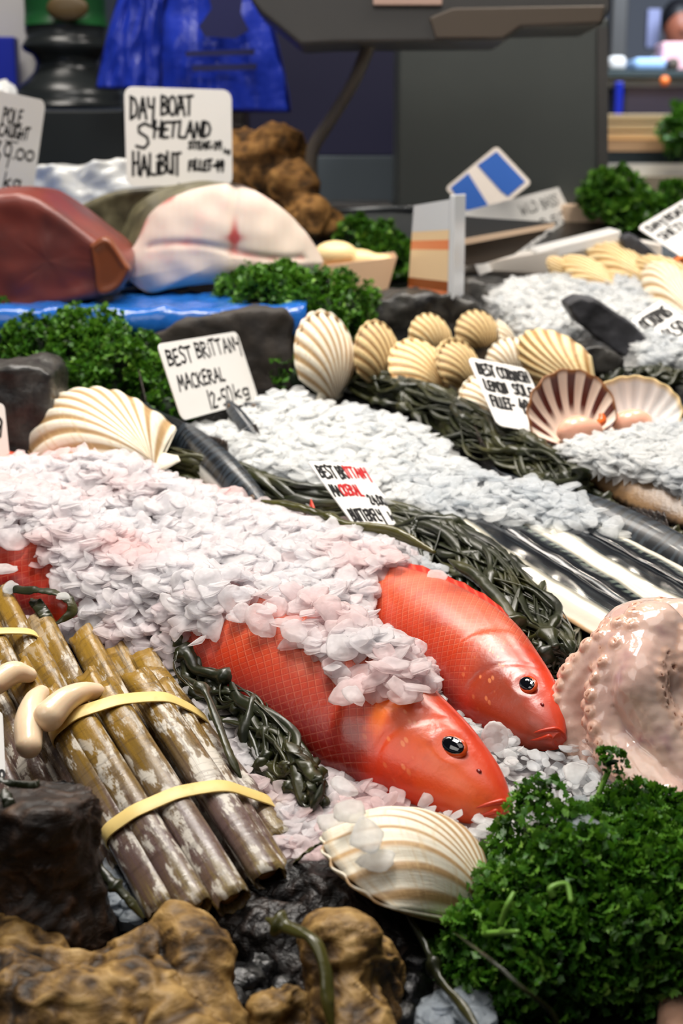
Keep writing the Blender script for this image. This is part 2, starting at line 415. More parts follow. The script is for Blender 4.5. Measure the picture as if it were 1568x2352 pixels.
def mk_wood(k, st, sc=13., rough=.55, bs=.8, wsc=9.):
    t = Mt(k, None, rough); o = t.obj()
    n1 = t.noise(sc, 5, .6, o, 1.2); n2 = t.noise(sc * 6, 4, .65, o, .6); w = t.wave(wsc, 9., 3, t.map(o, (1, 1.6, 1.2)), 1.6)
    f = t.math('ADD', t.math('ADD', t.math('MULTIPLY', n1, .70), t.math('MULTIPLY', n2, .20)), t.math('MULTIPLY', w, .10))
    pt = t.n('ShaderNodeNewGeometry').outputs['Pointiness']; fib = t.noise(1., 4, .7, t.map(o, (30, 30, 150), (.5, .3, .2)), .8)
    f = t.math('ADD', f, t.math('ADD', t.math('MULTIPLY', t.math('SUBTRACT', t.sm(pt, .42, .58), .55), .24), t.math('MULTIPLY', t.math('SUBTRACT', fib, .5), .28)))  # crevices darkened and ridges lightened by pointiness, shade put into the colour
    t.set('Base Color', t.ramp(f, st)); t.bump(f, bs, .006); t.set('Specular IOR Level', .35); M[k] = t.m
mk_wood('wood_gold', [(.32, C(30, 20, 10)), (.43, C(88, 64, 32)), (.53, C(142, 110, 60)), (.65, C(182, 148, 92)), (.78, C(212, 182, 128))])
mk_wood('wood_dark', [(.3, C(12, 10, 9)), (.5, C(44, 33, 26)), (.62, C(70, 50, 36)), (.78, C(116, 84, 52))], 16, .55)
mk_wood('wood_bark', [(.3, C(8, 7, 7)), (.52, C(26, 22, 21)), (.68, C(58, 46, 40))], 14, .4, 1., 30.)
mk_wood('wood_cork', [(.3, C(30, 20, 10)), (.45, C(104, 72, 34)), (.58, C(150, 106, 54)), (.75, C(176, 130, 72))], 16, .8)
def mk_rock(k, a, b, rough=.6, sc=18):
    t = Mt(k, None, rough); n1 = t.noise(sc, 6, .65); t.set('Base Color', t.ramp(n1, [(.35, a), (.65, b)])); t.bump(n1, .6, .006); M[k] = t.m
mk_rock('slate', C(34, 34, 37), C(70, 70, 75)); mk_rock('slate_grey', C(34, 35, 38), C(66, 67, 70), .4)
mk_rock('rock_black', C(22, 22, 24), C(74, 72, 68), .35, 30)
mk_rock('stone_dark', C(26, 22, 19), C(58, 50, 43), .7, 24)
mk_rock('wet_black', C(7, 7, 8), C(18, 17, 17), .22, 40)
mk_rock('pole_metal', C(92, 84, 74), C(110, 102, 92), .45, 8)

# mackerel: uv like the red fish
t = Mt('mackerel_skin', None, .22); u, v, _ = t.sep(t.uv()); o = t.obj()
wz = t.wave(1., 9., 2, t.comb(t.math('MULTIPLY', u, 22.), t.math('MULTIPLY', v, 7.)), 2.2)
st = t.sm(wz, .4, .6)
vn = t.math('DIVIDE', v, .11)
col = t.mix(t.math('MULTIPLY', st, .85), C(42, 50, 58), C(10, 12, 17)); col = t.mix(t.sm(vn, .46, .54), col, C(206, 206, 198)); col = t.mix(t.sm(vn, .56, .70), col, C(240, 234, 218))
t.set('Base Color', col); t.set('Roughness', .35); t.set('Coat Weight', .25); t.set('Coat Roughness', .1); t.bump(t.noise(240, 2), .1, .001); M['mack'] = t.m
# butterfly fillet: u along, v across 0..1
t = Mt('mackerel_butterfly', None, .2); u, v, _ = t.sep(t.uv()); o = t.obj()
c = t.math('ABSOLUTE', t.math('SUBTRACT', v, .5))
cw = t.math('ADD', c, t.math('MULTIPLY', t.math('SUBTRACT', t.noise(18, 3), .5), .10))
wz = t.wave(1., 5., 2, t.comb(t.math('MULTIPLY', u, 9.), t.math('MULTIPLY', v, 1.5)), 2.)
long_ = t.noise(1., 3, .6, t.comb(t.math('MULTIPLY', u, 3.), t.math('MULTIPLY', v, 60.)))
bars = t.math('MULTIPLY', t.sm(wz, .62, .4), t.sm(v, .38, .30)); skin = t.mix(t.sm(long_, .5, .7), C(16, 19, 25), C(58, 68, 74)); skin = t.mix(t.math('MULTIPLY', bars, .8), skin, C(112, 122, 112)); skin = t.mix(t.sm(cw, .05, .0), skin, C(20, 22, 26))
col = t.mix(t.sm(cw, .22, .27), skin, C(168, 164, 150)); col = t.mix(t.sm(cw, .27, .31), col, C(240, 234, 216)); col = t.mix(t.sm(cw, .46, .49), col, C(220, 180, 136))
t.set('Base Color', col); t.set('Coat Weight', .5); t.set('Coat Roughness', .12); t.bump(t.noise(220, 2), .12, .001); M['butterfly'] = t.m
t = Mt('sole_skin', None, .35); n1 = t.noise(22, 5, .6); u, v, _ = t.sep(t.uv())
t.set('Base Color', t.mix(t.sm(v, .93, .99), t.ramp(n1, [(.3, C(66, 48, 32)), (.5, C(120, 90, 58)), (.7, C(160, 126, 88))]), C(40, 30, 22))); t.bump(t.noise(300, 2), .4, .001); M['sole'] = t.m

plain('sign_white', C(240, 238, 234), .35, Specular_IOR_Level=.4)
plain('ink_black', C(14, 13, 15), .6); plain('ink_red', C(196, 30, 34), .6); plain('hole', C(70, 70, 72), .8)

t = Mt('tuna_flesh', None, .3); o = t.obj(); w = t.wave(5., 5., 3, t.map(o, (1, 1.2, 2.2), (.3, .5, .2)), 1.4)
t.set('Base Color', t.mix(t.sm(t.noise(9, 3), .4, .7), t.mix(t.math('MULTIPLY', w, .5), C(122, 56, 46), C(92, 38, 34)), C(96, 56, 52))); t.sss(.1, (1, .25, .15), .004); t.set('Roughness', .38); M['tuna'] = t.m
plain('tuna_edge', C(120, 62, 34), .35)
t = Mt('halibut_flesh', None, .2); o = t.obj(); tn = t.attr('tint')
stt = t.wave(26., 2.5, 2, t.map(o, (1, 1, .25)), 1.)
col = t.mix(t.math('MULTIPLY', stt, .10), C(238, 220, 204), C(226, 198, 184)); col = t.mix(t.sm(t.noise(18, 3), .5, .72), col, C(240, 206, 194))
col = t.mix(t.sm(tn, 0., 1.), col, C(206, 96, 92))
t.set('Base Color', col); t.set('Specular IOR Level', .25); t.sss(.2, (1, .6, .5), .006); t.bump(stt, .1, .001); t.set('Roughness', .42); M['halibut'] = t.m
t = Mt('halibut_skin', None, .35); t.set('Base Color', t.ramp(t.noise(30, 5, .6), [(.3, C(60, 56, 38)), (.55, C(104, 98, 72)), (.75, C(136, 128, 98))])); M['halskin'] = t.m
t = Mt('blue_plastic', None, .16); n1 = t.noise(16, 4, .6); t.set('Base Color', t.mix(n1, C(14, 72, 156), C(40, 108, 186))); t.bump(n1, .7, .006); M['blueplastic'] = t.m
t = Mt('white_plastic', None, .12); n1 = t.noise(20, 4, .6); t.set('Base Color', t.mix(t.sm(n1, .4, .7), C(240, 240, 236), C(222, 226, 230))); t.bump(n1, .6, .005); M['whiteplastic'] = t.m
plain('tub_plastic', C(232, 196, 160), .3, Transmission_Weight=.15); plain('clear_plastic', C(226, 229, 234), .2, Transmission_Weight=.08); plain('butter', C(244, 216, 160), .4)
plain('roe_orange', C(240, 140, 90), .3); plain('roe_pale', C(246, 214, 170), .3); plain('sauce_dark', C(150, 78, 34), .3)
plain('card_blue', C(24, 92, 184), .4); plain('card_white', C(232, 222, 212), .5); plain('card_brown', C(206, 180, 154), .7)
plain('tray_white', C(238, 230, 220), .35); plain('metal_grey', C(120, 124, 126), .3, Metallic=.6); plain('metal_dark', C(70, 72, 74), .4, Metallic=.3)
t = Mt('panel_dark', None, .4); t.set('Base Color', t.mix(t.noise(3, 3), C(64, 68, 67), C(80, 84, 82))); M['panel'] = t.m
t = Mt('machine_dark', None, .45); t.set('Base Color', t.mix(t.noise(4, 3), C(58, 58, 58), C(76, 74, 72))); M['machine'] = t.m
plain('machine_brown', C(80, 70, 60), .5); plain('screen_pale', C(190, 160, 146), .3)
t = Mt('bag_blue', None, .3); n1 = t.noise(7, 4, .6); t.set('Base Color', t.mix(n1, C(12, 34, 140), C(40, 66, 196))); t.bump(n1, .6, .02); t.sss(.1, (.3, .4, 1), .01); M['bag'] = t.m
plain('bag_print', C(16, 20, 76), .5); plain('bag_dark', C(4, 10, 84), .4)
plain('col_green', C(26, 84, 42), .4); plain('col_black', C(38, 42, 43), .28); plain('col_gilt', C(96, 78, 48), .4)
plain('navy', C(26, 26, 58), .6); plain('grey_blue', C(84, 94, 102), .5); plain('bg_grey', C(104, 108, 118), .7); plain('lavender', C(140, 146, 186), .6)
plain('pale_blue', C(150, 184, 226), .4); plain('pink', C(226, 178, 184), .5); plain('pine', C(226, 196, 146), .6); plain('pine_dark', C(196, 152, 108), .6)
plain('royal_blue', C(10, 40, 180), .4); plain('shelf_steel', C(150, 168, 180), .3, Metallic=.4); plain('dark_teal', C(48, 60, 62), .4)
plain('skin', C(150, 88, 66), .5); plain('hair_dark', C(16, 16, 22), .5); plain('cloth_white', C(200, 206, 214), .8); plain('cream_board', C(214, 196, 166), .6); plain('wallgrey', C(120, 118, 112), .8)
plain('white_soft', C(214, 212, 210), .6); plain('orange', C(230, 120, 50), .4); plain('floor_dark', C(40, 40, 42), .6)
# ------------------------------------------------------------------ counter, floor, walls
tag(mesh('floor', *box((0, 4, -.05), (12, 14, .1)), M['floor_dark'], smooth=False), kind='structure')
y0, y1 = .55, 3.05
tag(mesh('display_counter', *prism([(-1.3, y0, bedz(y0)), (1.6, y0, bedz(y0)), (1.6, y1, bedz(y1)), (-1.3, y1, bedz(y1))], (0, 0, -.06)), M['wet_black'], smooth=False),
    'black sloping market counter that carries the ice, fish and shells', 'counter')
cn = [o for o in COL.objects if o.name == 'display_counter'][0]
mesh('plinth', *box((0.15, 1.85, .40), (2.7, 2.3, .80)), M['slate'], cn, smooth=False, org=cn.location)

# ------------------------------------------------------------------ red fish
S_X = [0, .03, .1, .2, .3, .45, .6, .75, .88, .96, 1]
RED = dict(d=[.010, .035, .070, .100, .122, .124, .108, .076, .046, .038, .044],
           v=[-.020, -.040, -.062, -.086, -.098, -.098, -.080, -.052, -.036, -.034, -.042],
           w=[.014, .029, .046, .062, .068, .066, .053, .034, .018, .012, .006])
MAC = dict(d=[.003, .022, .045, .062, .072, .074, .066, .044, .02, .012, .014],
           v=[-.004, -.02, -.042, -.06, -.07, -.072, -.062, -.04, -.02, -.012, -.014],
           w=[.006, .018, .034, .046, .052, .052, .044, .028, .012, .008, .004])
def fish_body(L, pr, ns=150, nr=96, red=True):
    """nose at origin, tail along -x, back towards +z, sides +-y; returns V, F, uv"""
    uu = np.linspace(0, 1, ns) ** 1.45
    d, v, w = (cr1(S_X, pr[k], uu) * L for k in 'dvw')
    ang = np.linspace(0, 2 * PI, nr + 1)          # from belly round and back, seam under the belly
    Pg = np.zeros((ns, nr + 1, 3)); UV = np.zeros((ns, nr + 1, 2))
    for i, s in enumerate(uu):
        zc, hz = (d[i] + v[i]) / 2, (d[i] - v[i]) / 2
        a = ang - PI / 2
        cy, cz = np.cos(a), np.sin(a)
        ex = .92
        vent = np.clip(-cz * 3, 0, 1) * (1 if red else 0) * min(1, s / .2) * min(1, (1 - s) / .3)
        y = w[i] * np.sign(cy) * np.abs(cy) ** (ex - .34 * vent); z = zc + hz * np.sign(cz) * np.abs(cz) ** (1 - .16 * vent)
        y = y * (1 - .12 * np.clip(cz, 0, 1) ** 2)
        x = np.full_like(y, -s * L)
        if red:
            zz = z / L
            # gill cover: the head stands proud of the body behind a curved edge
            sg = .300 - .060 * ((zz - .010) / .10) ** 2
            y = y * (1 + .075 / (1 + np.exp(-(sg - s) / .004)) * np.exp(-np.clip(sg - s, 0, 1) / .16))
            sp = .205 - .05 * ((zz + .02) / .08) ** 2
            y = y * (1 - .035 * np.exp(-((s - sp) / .006) ** 2))
            # eye socket
            de = np.sqrt((s - .112) ** 2 + (zz - .031) ** 2)
            y = y * (1 + .022 * np.exp(-((de - .027) / .008) ** 2) - .03 * np.exp(-(de / .018) ** 2))
        Pg[i, :, 0], Pg[i, :, 1], Pg[i, :, 2] = x, y, z
        arc = np.concatenate([[0], np.cumsum(np.hypot(np.diff(y), np.diff(z)))])
        g = np.abs(arc - arc[nr // 2])
        UV[i, :, 0] = s * L * (.5 / L); UV[i, :, 1] = g * (.5 / L)
    V, q = grid(Pg)
    return V, [tuple(f) for f in q] + [tuple(range(nr + 1)), tuple((ns - 1) * (nr + 1) + k for k in reversed(range(nr + 1)))], UV.reshape(-1, 2)
def fin(parent, name, base, tip, nrow, thick, mat, jag=.15, fan=True):
    """a rayed fin between a base polyline and a tip polyline"""
    n = 29; b = crom(base, n); e = crom(tip, n); Pg, UV = [], []
    for i in range(n):
        k = 1 + jag * (abs((i * .25) % 1 - .5) * 2 - .5)
        for j in range(nrow):
            s = j / (nrow - 1)
            Pg.append(b[i] + (e[i] - b[i]) * s * k); UV.append((s, i / (n - 1)))
    V, q = grid(np.array(Pg).reshape(n, nrow, 3))
    return solid(mesh(name, V, q, mat, parent, uv=np.array(UV)), thick, 0)
def place(r, nose, back, roll_up):
    """x axis towards the nose; z axis (back of the fish) towards roll_up"""
    x = (Vector(nose) - Vector(back)).normalized(); z = Vector(roll_up); z = (z - x * z.dot(x)).normalized(); y = z.cross(x)
    r.matrix_world = Matrix(((x.x, y.x, z.x, nose[0]), (x.y, y.y, z.y, nose[1]), (x.z, y.z, z.z, nose[2]), (0, 0, 0, 1)))
FISH = []
def lips(r, L, pr, mat):
    f = lambda k, s: cr1(S_X, pr[k], np.array([s]))[0]
    def side(s, z):
        d, v, w = f('d', s), f('v', s), f('w', s); c = (z - (d + v) / 2) / ((d - v) / 2); return w * math.sqrt(max(.02, 1 - c * c))
    for nm, zs, rr in (('upper_lip', (.006, .004, -.004, -.018, -.032), .0046), ('lower_lip', (-.012, -.013, -.020, -.031, -.040), .0044)):
        ss = (.003, .007, .014, .026, .040); pts = []
        for sg in (1, -1):
            row = [(-s * L, sg * (side(max(s, .004), z) * .97 if k else .0) * L, z * L) for k, (s, z) in enumerate(zip(ss, zs))]
            pts += row[::-1] if sg > 0 else row[1:]
        n = 41; k = np.abs(np.linspace(-1, 1, n)); V, F = tube(crom(pts, n), rr * L * (1 - .72 * k ** 2.2), 10)
        mesh(nm, V, F, M[mat], r, org=(0, 0, 0))
def red_fish(label, nose, back, roll, L, skin, side=1, girth=1.0):
    r = root('red_fish', label, 'fish', group='whole red fish half buried in crushed ice')
    V, F, uv = fish_body(L, RED)
    mesh('body', V, F, M[skin], r, uv=uv, org=(0, 0, 0))
    for sd in (-1, 1):
        wy = cr1(S_X, RED['w'], np.array([.112]))[0] * L * .92
        e = mesh('eye', *sphere((-.112 * L, sd * wy, .031 * L), .0215 * L, 12, 20, (1.2, .30, .80)), M['eye_ring'], r, org=(0, 0, 0))
        mesh('pupil', *sphere((-.112 * L, sd * (wy + .0024 * L), .031 * L), .0180 * L, 12, 20, (1.2, .30, .74)), M['eye_dark'], e, org=(0, 0, 0))
        mesh('nostril', *sphere((-.058 * L, sd * cr1(S_X, RED['w'], np.array([.058]))[0] * L * .93, .020 * L), .0045 * L, 6, 8, (1.2, .5, .7)), M['gut_red'], r, org=(0, 0, 0))
        if sd != side:
            b = [(-.33 * L, sd * .070 * L, .0 * L), (-.335 * L, sd * .071 * L, -.02 * L), (-.33 * L, sd * .070 * L, -.042 * L)]
            tp = [(-.50 * L, sd * .072 * L, .015 * L), (-.53 * L, sd * .069 * L, -.02 * L), (-.46 * L, sd * .064 * L, -.065 * L)]
            fin(r, 'pectoral_fin', b, tp, 8, .0012, M['fin'])
        b = [(-.36 * L, sd * .02 * L, -.098 * L), (-.39 * L, sd * .02 * L, -.1 * L), (-.42 * L, sd * .02 * L, -.098 * L)]
        tp = [(-.48 * L, sd * .035 * L, -.150 * L), (-.53 * L, sd * .035 * L, -.135 * L), (-.52 * L, sd * .03 * L, -.112 * L)]
        fin(r, 'pelvic_fin', b, tp, 6, .002, M['fin'])
    sx = np.array([.27, .36, .46, .56, .66, .74]); dz = cr1(S_X, RED['d'], sx)
    b = [(-s * L, 0, (z - .006) * L) for s, z in zip(sx, dz)]
    tp = [(-(s + .05) * L, -side * .012 * L, (z + h) * L) for s, z, h in zip(sx, dz, (.004, .010, .011, .010, .010, .004))]
    fin(r, 'dorsal_fin', b, tp, 6, .003, M['fin'], .2)
    sx = np.array([.66, .72, .78, .83]); dz = cr1(S_X, RED['v'], sx)
    fin(r, 'anal_fin', [(-s * L, 0, (z + .006) * L) for s, z in zip(sx, dz)], [(-(s + .05) * L, 0, (z - h) * L) for s, z, h in zip(sx, dz, (.03, .05, .04, .015))], 6, .002, M['fin'])
    fin(r, 'tail_fin', [(-.985 * L, 0, .040 * L), (-.99 * L, 0, 0), (-.985 * L, 0, -.038 * L)], [(-1.16 * L, 0, .095 * L), (-1.13 * L, .004, 0), (-1.16 * L, 0, -.09 * L)], 10, .002, M['fin'], .1)
    lips(r, L, RED, 'lip_red')
    place(r, nose, back, roll); r.scale = (1, girth, girth)
    FISH.append(r); return r
def upv(nose, back, deg):
    x = (Vector(nose) - Vector(back)).normalized(); s = NB.cross(x) * -1     # towards the right of travel seen from above is -cross
    s = x.cross(NB)                                                            # lies in the bed, perpendicular to the fish
    if s.y < 0: s = -s
    a = math.radians(deg); return s * math.cos(a) + NB * math.sin(a)
a, b = P(1168, 1862, .026), P(440, 1440, .044)
red_fish('front red fish with orange head, its mouth pointing at the green parsley', a, b, upv(a, b, 34), .52, 'red_fish_skin', -1, 1.03)
a, b = P(1288, 1695, .032), P(760, 1300, .018)
red_fish('red fish with brownish head behind the front one, its mouth by the octopus', a, b, upv(a, b, 34), .43, 'red_fish_skin_brown', -1, 1.12)
a, b = P(430, 1500, .014), P(-300, 1120, .030)
red_fish('red fish mostly under ice, its side showing at the left above the razor clams', a, b, upv(a, b, 20), .62, 'red_fish_skin', -1)
a, b = P(520, 1290, .022), P(60, 1085, .026)
red_fish('red fish buried in the ice with only its tail showing below the cream scallop', a, b, upv(a, b, 14), .44, 'red_fish_skin', -1)
# ------------------------------------------------------------------ crushed ice
def ico(sub):
    bm = bmesh.new(); bmesh.ops.create_icosphere(bm, subdivisions=sub, radius=1)
    V = np.array([v.co[:] for v in bm.verts]); F = np.array([[v.index for v in f.verts] for f in bm.faces]); bm.free(); return V, F
def flake_variants(n, sub):
    V0, F = ico(sub); out = []
    for k in range(n):
        V = V0.copy(); o = k * 13.7
        for i, v in enumerate(V):
            r = 1 + .38 * noise.noise(Vector(v * 1.1) + Vector((o, o, 0))) + .16 * noise.noise(Vector(v * 2.7) + Vector((o, 0, o)))
            V[i] = v * r
        for _ in range(5):                              # planes break the lump into facets
            a = RS.normal(size=3); a[2] *= 1.3; a /= np.linalg.norm(a); h = RS.uniform(.42, .8)
            dd = V @ a - h; V -= np.clip(dd, 0, None)[:, None] * a * .88
        V *= np.array([1, RS.uniform(.6, .9), RS.uniform(.14, .27)])
        V[:, 2] += .22 * V[:, 0] ** 2 * RS.uniform(-1, 1)
        out.append(V)
    return out, F
FL2, FF2 = flake_variants(14, 3)
FL1, FF1 = flake_variants(8, 2)
def flakes(items, fine=True):
    """items: (pos, normal, size, tint)"""
    var, F = (FL2, FF2) if fine else (FL1, FF1)
    Vs, Fs, T, n = [], [], [], 0
    for p, nr, sz, tint in items:
        V = var[RS.randint(len(var))]
        z = np.array(nr, float) + RS.normal(size=3) * .24; z /= np.linalg.norm(z)
        x = RS.normal(size=3); x -= z * x.dot(z); x /= np.linalg.norm(x); y = np.cross(z, x)
        Vs.append((V * sz) @ np.array([x, y, z]) + np.array(p)); Fs.append(F + n); n += len(V); T.append(np.full(len(V), tint))
    return np.concatenate(Vs), np.concatenate(Fs), np.concatenate(T)
K1 = [(-60, 1070), (0, 1064), (40, 1052), (75, 1064), (110, 1072), (140, 1064), (200, 1058), (330, 1066), (368, 1120), (500, 1132), (600, 1168), (700, 1184), (800, 1218), (900, 1240), (930, 1268), (905, 1312),
      (835, 1345), (870, 1378), (830, 1420), (870, 1455), (950, 1480), (985, 1530), (1005, 1580), (960, 1612), (880, 1604), (846, 1618), (790, 1600), (760, 1540), (700, 1490), (625, 1452),
      (560, 1420), (500, 1428), (520, 1470), (480, 1495), (440, 1470), (380, 1500), (270, 1462), (170, 1398), (120, 1330), (85, 1300), (55, 1250), (-60, 1235)]
R1 = [(-60, 1080), (330, 1070), (420, 1125), (700, 1195), (900, 1250), (1010, 1310), (1150, 1450), (1270, 1560), (1330, 1650), (1420, 1760), (1420, 1960), (1150, 2010), (1010, 1960), (850, 2030), (700, 2050), (640, 1960), (520, 1800), (300, 1500), (-60, 1420)]
# heightfield of the pile (bed-aligned grid)
X0, X1, Y0, Y1, NX, NY = -.55, .42, .80, 1.95, 150, 176
gx = np.linspace(X0, X1, NX); gy = np.linspace(Y0, Y1, NY)
bpy.context.view_layer.update()
def bvh_of(roots):
    vs, fs, n = [], [], 0
    for r in roots:
        for o in [r] + list(r.children):
            if o.type != 'MESH': continue
            m = o.matrix_world; vs += [m @ v.co for v in o.data.vertices]; fs += [tuple(i + n for i in p.vertices) for p in o.data.polygons]; n = len(vs)
    return BVHTree.FromPolygons(vs, fs)
FB = bvh_of(FISH)
mask = np.zeros((NX, NY)); r1 = np.zeros((NX, NY))
for i, x in enumerate(gx):
    for j, y in enumerate(gy):
        b = bedz(y)
        q = proj((x, y, b + .045)); mask[i, j] = inpoly(q[0], q[1], K1)
        q = proj((x, y, b + .015)); r1[i, j] = inpoly(q[0], q[1], R1)
def blur(a, k):
    for _ in range(k):
        p = np.pad(a, 1, mode='edge'); a = (p[:-2, 1:-1] + p[2:, 1:-1] + p[1:-1, :-2] + p[1:-1, 2:] + p[1:-1, 1:-1]) / 5
    return a
mk = blur(mask, 14); rr = blur(np.maximum(r1, mask), 4)
HH = .0015 + .0125 * rr + .030 * mk
FT = np.full((NX, NY), -1.)
for i, x in enumerate(gx):
    for j, y in enumerate(gy):
        hit = FB.ray_cast(Vector((x, y, bedz(y) + .5)), Vector((0, 0, -1)))
        if hit[0] is not None: FT[i, j] = hit[0].z - bedz(y)
lift = np.where(mask > .5, np.maximum(HH, FT + .004), HH)
lift = np.where(mask > .5, np.maximum(lift, blur(lift, 10)), HH)
HH = np.where(mask > .5, lift, HH)
def hsurf(x, y):
    i = min(max((x - X0) / (X1 - X0) * (NX - 1), 0), NX - 1.001); j = min(max((y - Y0) / (Y1 - Y0) * (NY - 1), 0), NY - 1.001)
    a, b = int(i), int(j); u, v = i - a, j - b
    return (HH[a, b] * (1 - u) + HH[a + 1, b] * u) * (1 - v) + (HH[a, b + 1] * (1 - u) + HH[a + 1, b + 1] * u) * v
Pg = np.array([[(x, y, bedz(y) + HH[i, j] + .004 * noise.noise(Vector((x * 60, y * 60, 0)))) for j, y in enumerate(gy)] for i, x in enumerate(gx)])
PB_V, PB_Q = grid(Pg)
its = []; its2 = []
PB_Q = PB_Q[(rr.reshape(-1)[PB_Q] > .04).all(1)]
def scatter(n, lay, cover):
    c = 0
    for _ in range(n):
        x = RS.uniform(X0 + .01, X1 - .01); y = RS.uniform(Y0 + .01, Y1 - .01); b = bedz(y); h = b + hsurf(x, y); nr = NB
        hit = FB.ray_cast(Vector((x, y, b + .5)), Vector((0, 0, -1)))
        onf = False
        if hit[0] is not None and hit[0].z > h + .001: h = hit[0].z; nr = (hit[1] + NB).normalized(); onf = True
        q = proj((x, y, h + .004))
        ci, cj = int((x - X0) / (X1 - X0) * (NX - 1) + .5), int((y - Y0) / (Y1 - Y0) * (NY - 1) + .5)
        ik = inpoly(q[0], q[1], K1) or (cover and mk[ci, cj] > .45)
        if cover:
            if not ik: continue
        elif onf or not inpoly(q[0], q[1], R1): continue
        big = RS.uniform(.0085, .0185) if ik else (RS.uniform(.0035, .0095) if q[0] > 960 else RS.uniform(.007, .015))
        tint = np.clip(RS.normal(.0, .12) + (.45 * RS.rand() if onf and lay == 0 else 0), 0, 1)
        (its if ik or q[0] < 960 else its2).append((Vector((x, y, h)) + nr * (.002 + lay * .0048 + RS.uniform(-.001, .003)), nr, big, tint)); c += 1
    return c
scatter(4200, 0, True); scatter(4200, 1, True); scatter(2600, 2, True)
scatter(9000, 0, False); scatter(9000, 1, False); scatter(5000, 2, False)
V, F, T = flakes(its)
pile = mesh('crushed_ice', np.vstack([PB_V, V]), [PB_Q, F + len(PB_V)], M['ice_rosy'], vcol=np.concatenate([np.zeros(len(PB_V)), T]))
V, F, T = flakes(its2)
tag(mesh('crushed_ice', V, F, M['ice_white'], vcol=T), 'fine crushed ice between the two red fish heads, octopus and parsley', 'ice', kind='stuff')
tag(pile, 'white and rosy crushed ice heaped over and between the red fish', 'ice', kind='stuff')

def ice_sheet(poly, label, mat, h0, hb, n, size, fine=False, hlow=.0015, layers=3, blurk=6, res=70):
    pts = [P(x, y, h0) for x, y in poly]
    xa, xb = min(p.x for p in pts) - .03, max(p.x for p in pts) + .03; ya, yb = min(p.y for p in pts) - .03, max(p.y for p in pts) + .03
    ax = np.linspace(xa, xb, res); ay = np.linspace(ya, yb, res); mm = np.zeros((res, res))
    for i, x in enumerate(ax):
        for j, y in enumerate(ay):
            q = proj((x, y, bedz(y) + h0)); mm[i, j] = inpoly(q[0], q[1], poly)
    mb = blur(mm, blurk); H = hlow + (h0 - hlow) * np.clip(mb * 1.5, 0, 1) + hb * mb
    Pg = np.array([[(x, y, bedz(y) + H[i, j]) for j, y in enumerate(ay)] for i, x in enumerate(ax)])
    BV, BQ = grid(Pg); it = []; BQ = BQ[(mb.reshape(-1)[BQ] > (.10 if hlow > .01 else .03)).all(1)]
    for l in range(layers):
        for _ in range(n):
            x = RS.uniform(xa, xb); y = RS.uniform(ya, yb)
            i = int((x - xa) / (xb - xa) * (res - 1)); j = int((y - ya) / (yb - ya) * (res - 1)); h = H[i, j]
            q = proj((x, y, bedz(y) + h))
            if not inpoly(q[0], q[1], poly): continue
            it.append((Vector((x, y, bedz(y) + h + .001 + l * .004)), NB, size * RS.uniform(.45, 1.4), np.clip(RS.normal(0, .2), 0, 1)))
    V, F, T = flakes(it, fine)
    o = mesh('crushed_ice', np.vstack([BV, V]), [BQ, F + len(BV)], M[mat], vcol=np.concatenate([np.zeros(len(BV)), T]))
    return tag(o, label, 'ice', kind='stuff')
R2 = [(420, 985), (520, 990), (600, 925), (690, 915), (760, 945), (860, 960), (930, 985), (1010, 1015), (1030, 1060), (1110, 1095), (1200, 1125), (1300, 1130), (1360, 1180), (1400, 1215), (1450, 1260), (1390, 1275), (1230, 1245), (1120, 1235), (1040, 1225), (930, 1215), (800, 1180), (690, 1135), (560, 1105), (480, 1040)]
ice_sheet(R2, 'white crushed ice under the mackerel signs, between the two dark seaweed bands', 'ice_white', .014, .016, 2400, .0125, True)
R4 = [(1275, 1040), (1330, 1022), (1420, 1012), (1480, 990), (1640, 985), (1640, 1180), (1568, 1142), (1500, 1112), (1430, 1098), (1345, 1082), (1300, 1062)]
ice_sheet(R4, 'crushed ice heaped on the brown flatfish below the white scallop', 'ice_white', .034, .010, 1700, .0105, True, hlow=.022, blurk=3)
R3 = [(1120, 700), (1170, 655), (1290, 640), (1400, 640), (1490, 660), (1640, 690), (1640, 850), (1480, 850), (1440, 800), (1330, 770), (1230, 790), (1180, 760)]
ice_sheet(R3, 'crushed ice around the dark slab at the far right of the counter', 'ice_white', .014, .01, 2200, .011)
R5 = [(640, 1850), (735, 1800), (800, 1870), (790, 1970), (700, 2010), (640, 2010)]
ice_sheet(R5, 'crushed ice between the razor clam tips and the large front scallop', 'ice_rosy', .012, .006, 500, .010, True, blurk=2)
R6 = [(180, 1990), (230, 1985), (330, 2030), (320, 2120), (240, 2120)]
ice_sheet(R6, 'crushed ice glimpsed in the gap between the driftwood stump and the razor clams', 'ice_grey', .006, .004, 500, .010, True, blurk=2)
R7 = [(960, 2400), (990, 2335), (1040, 2312), (1110, 2320), (1130, 2400)]
ice_sheet(R7, 'small patch of crushed ice at the bottom edge beside the dark slate', 'ice_grey', .006, .004, 500, .009, True, blurk=2)
R8 = [(1000, 1900), (1180, 1830), (1260, 1850), (1200, 1960), (1110, 2010)]
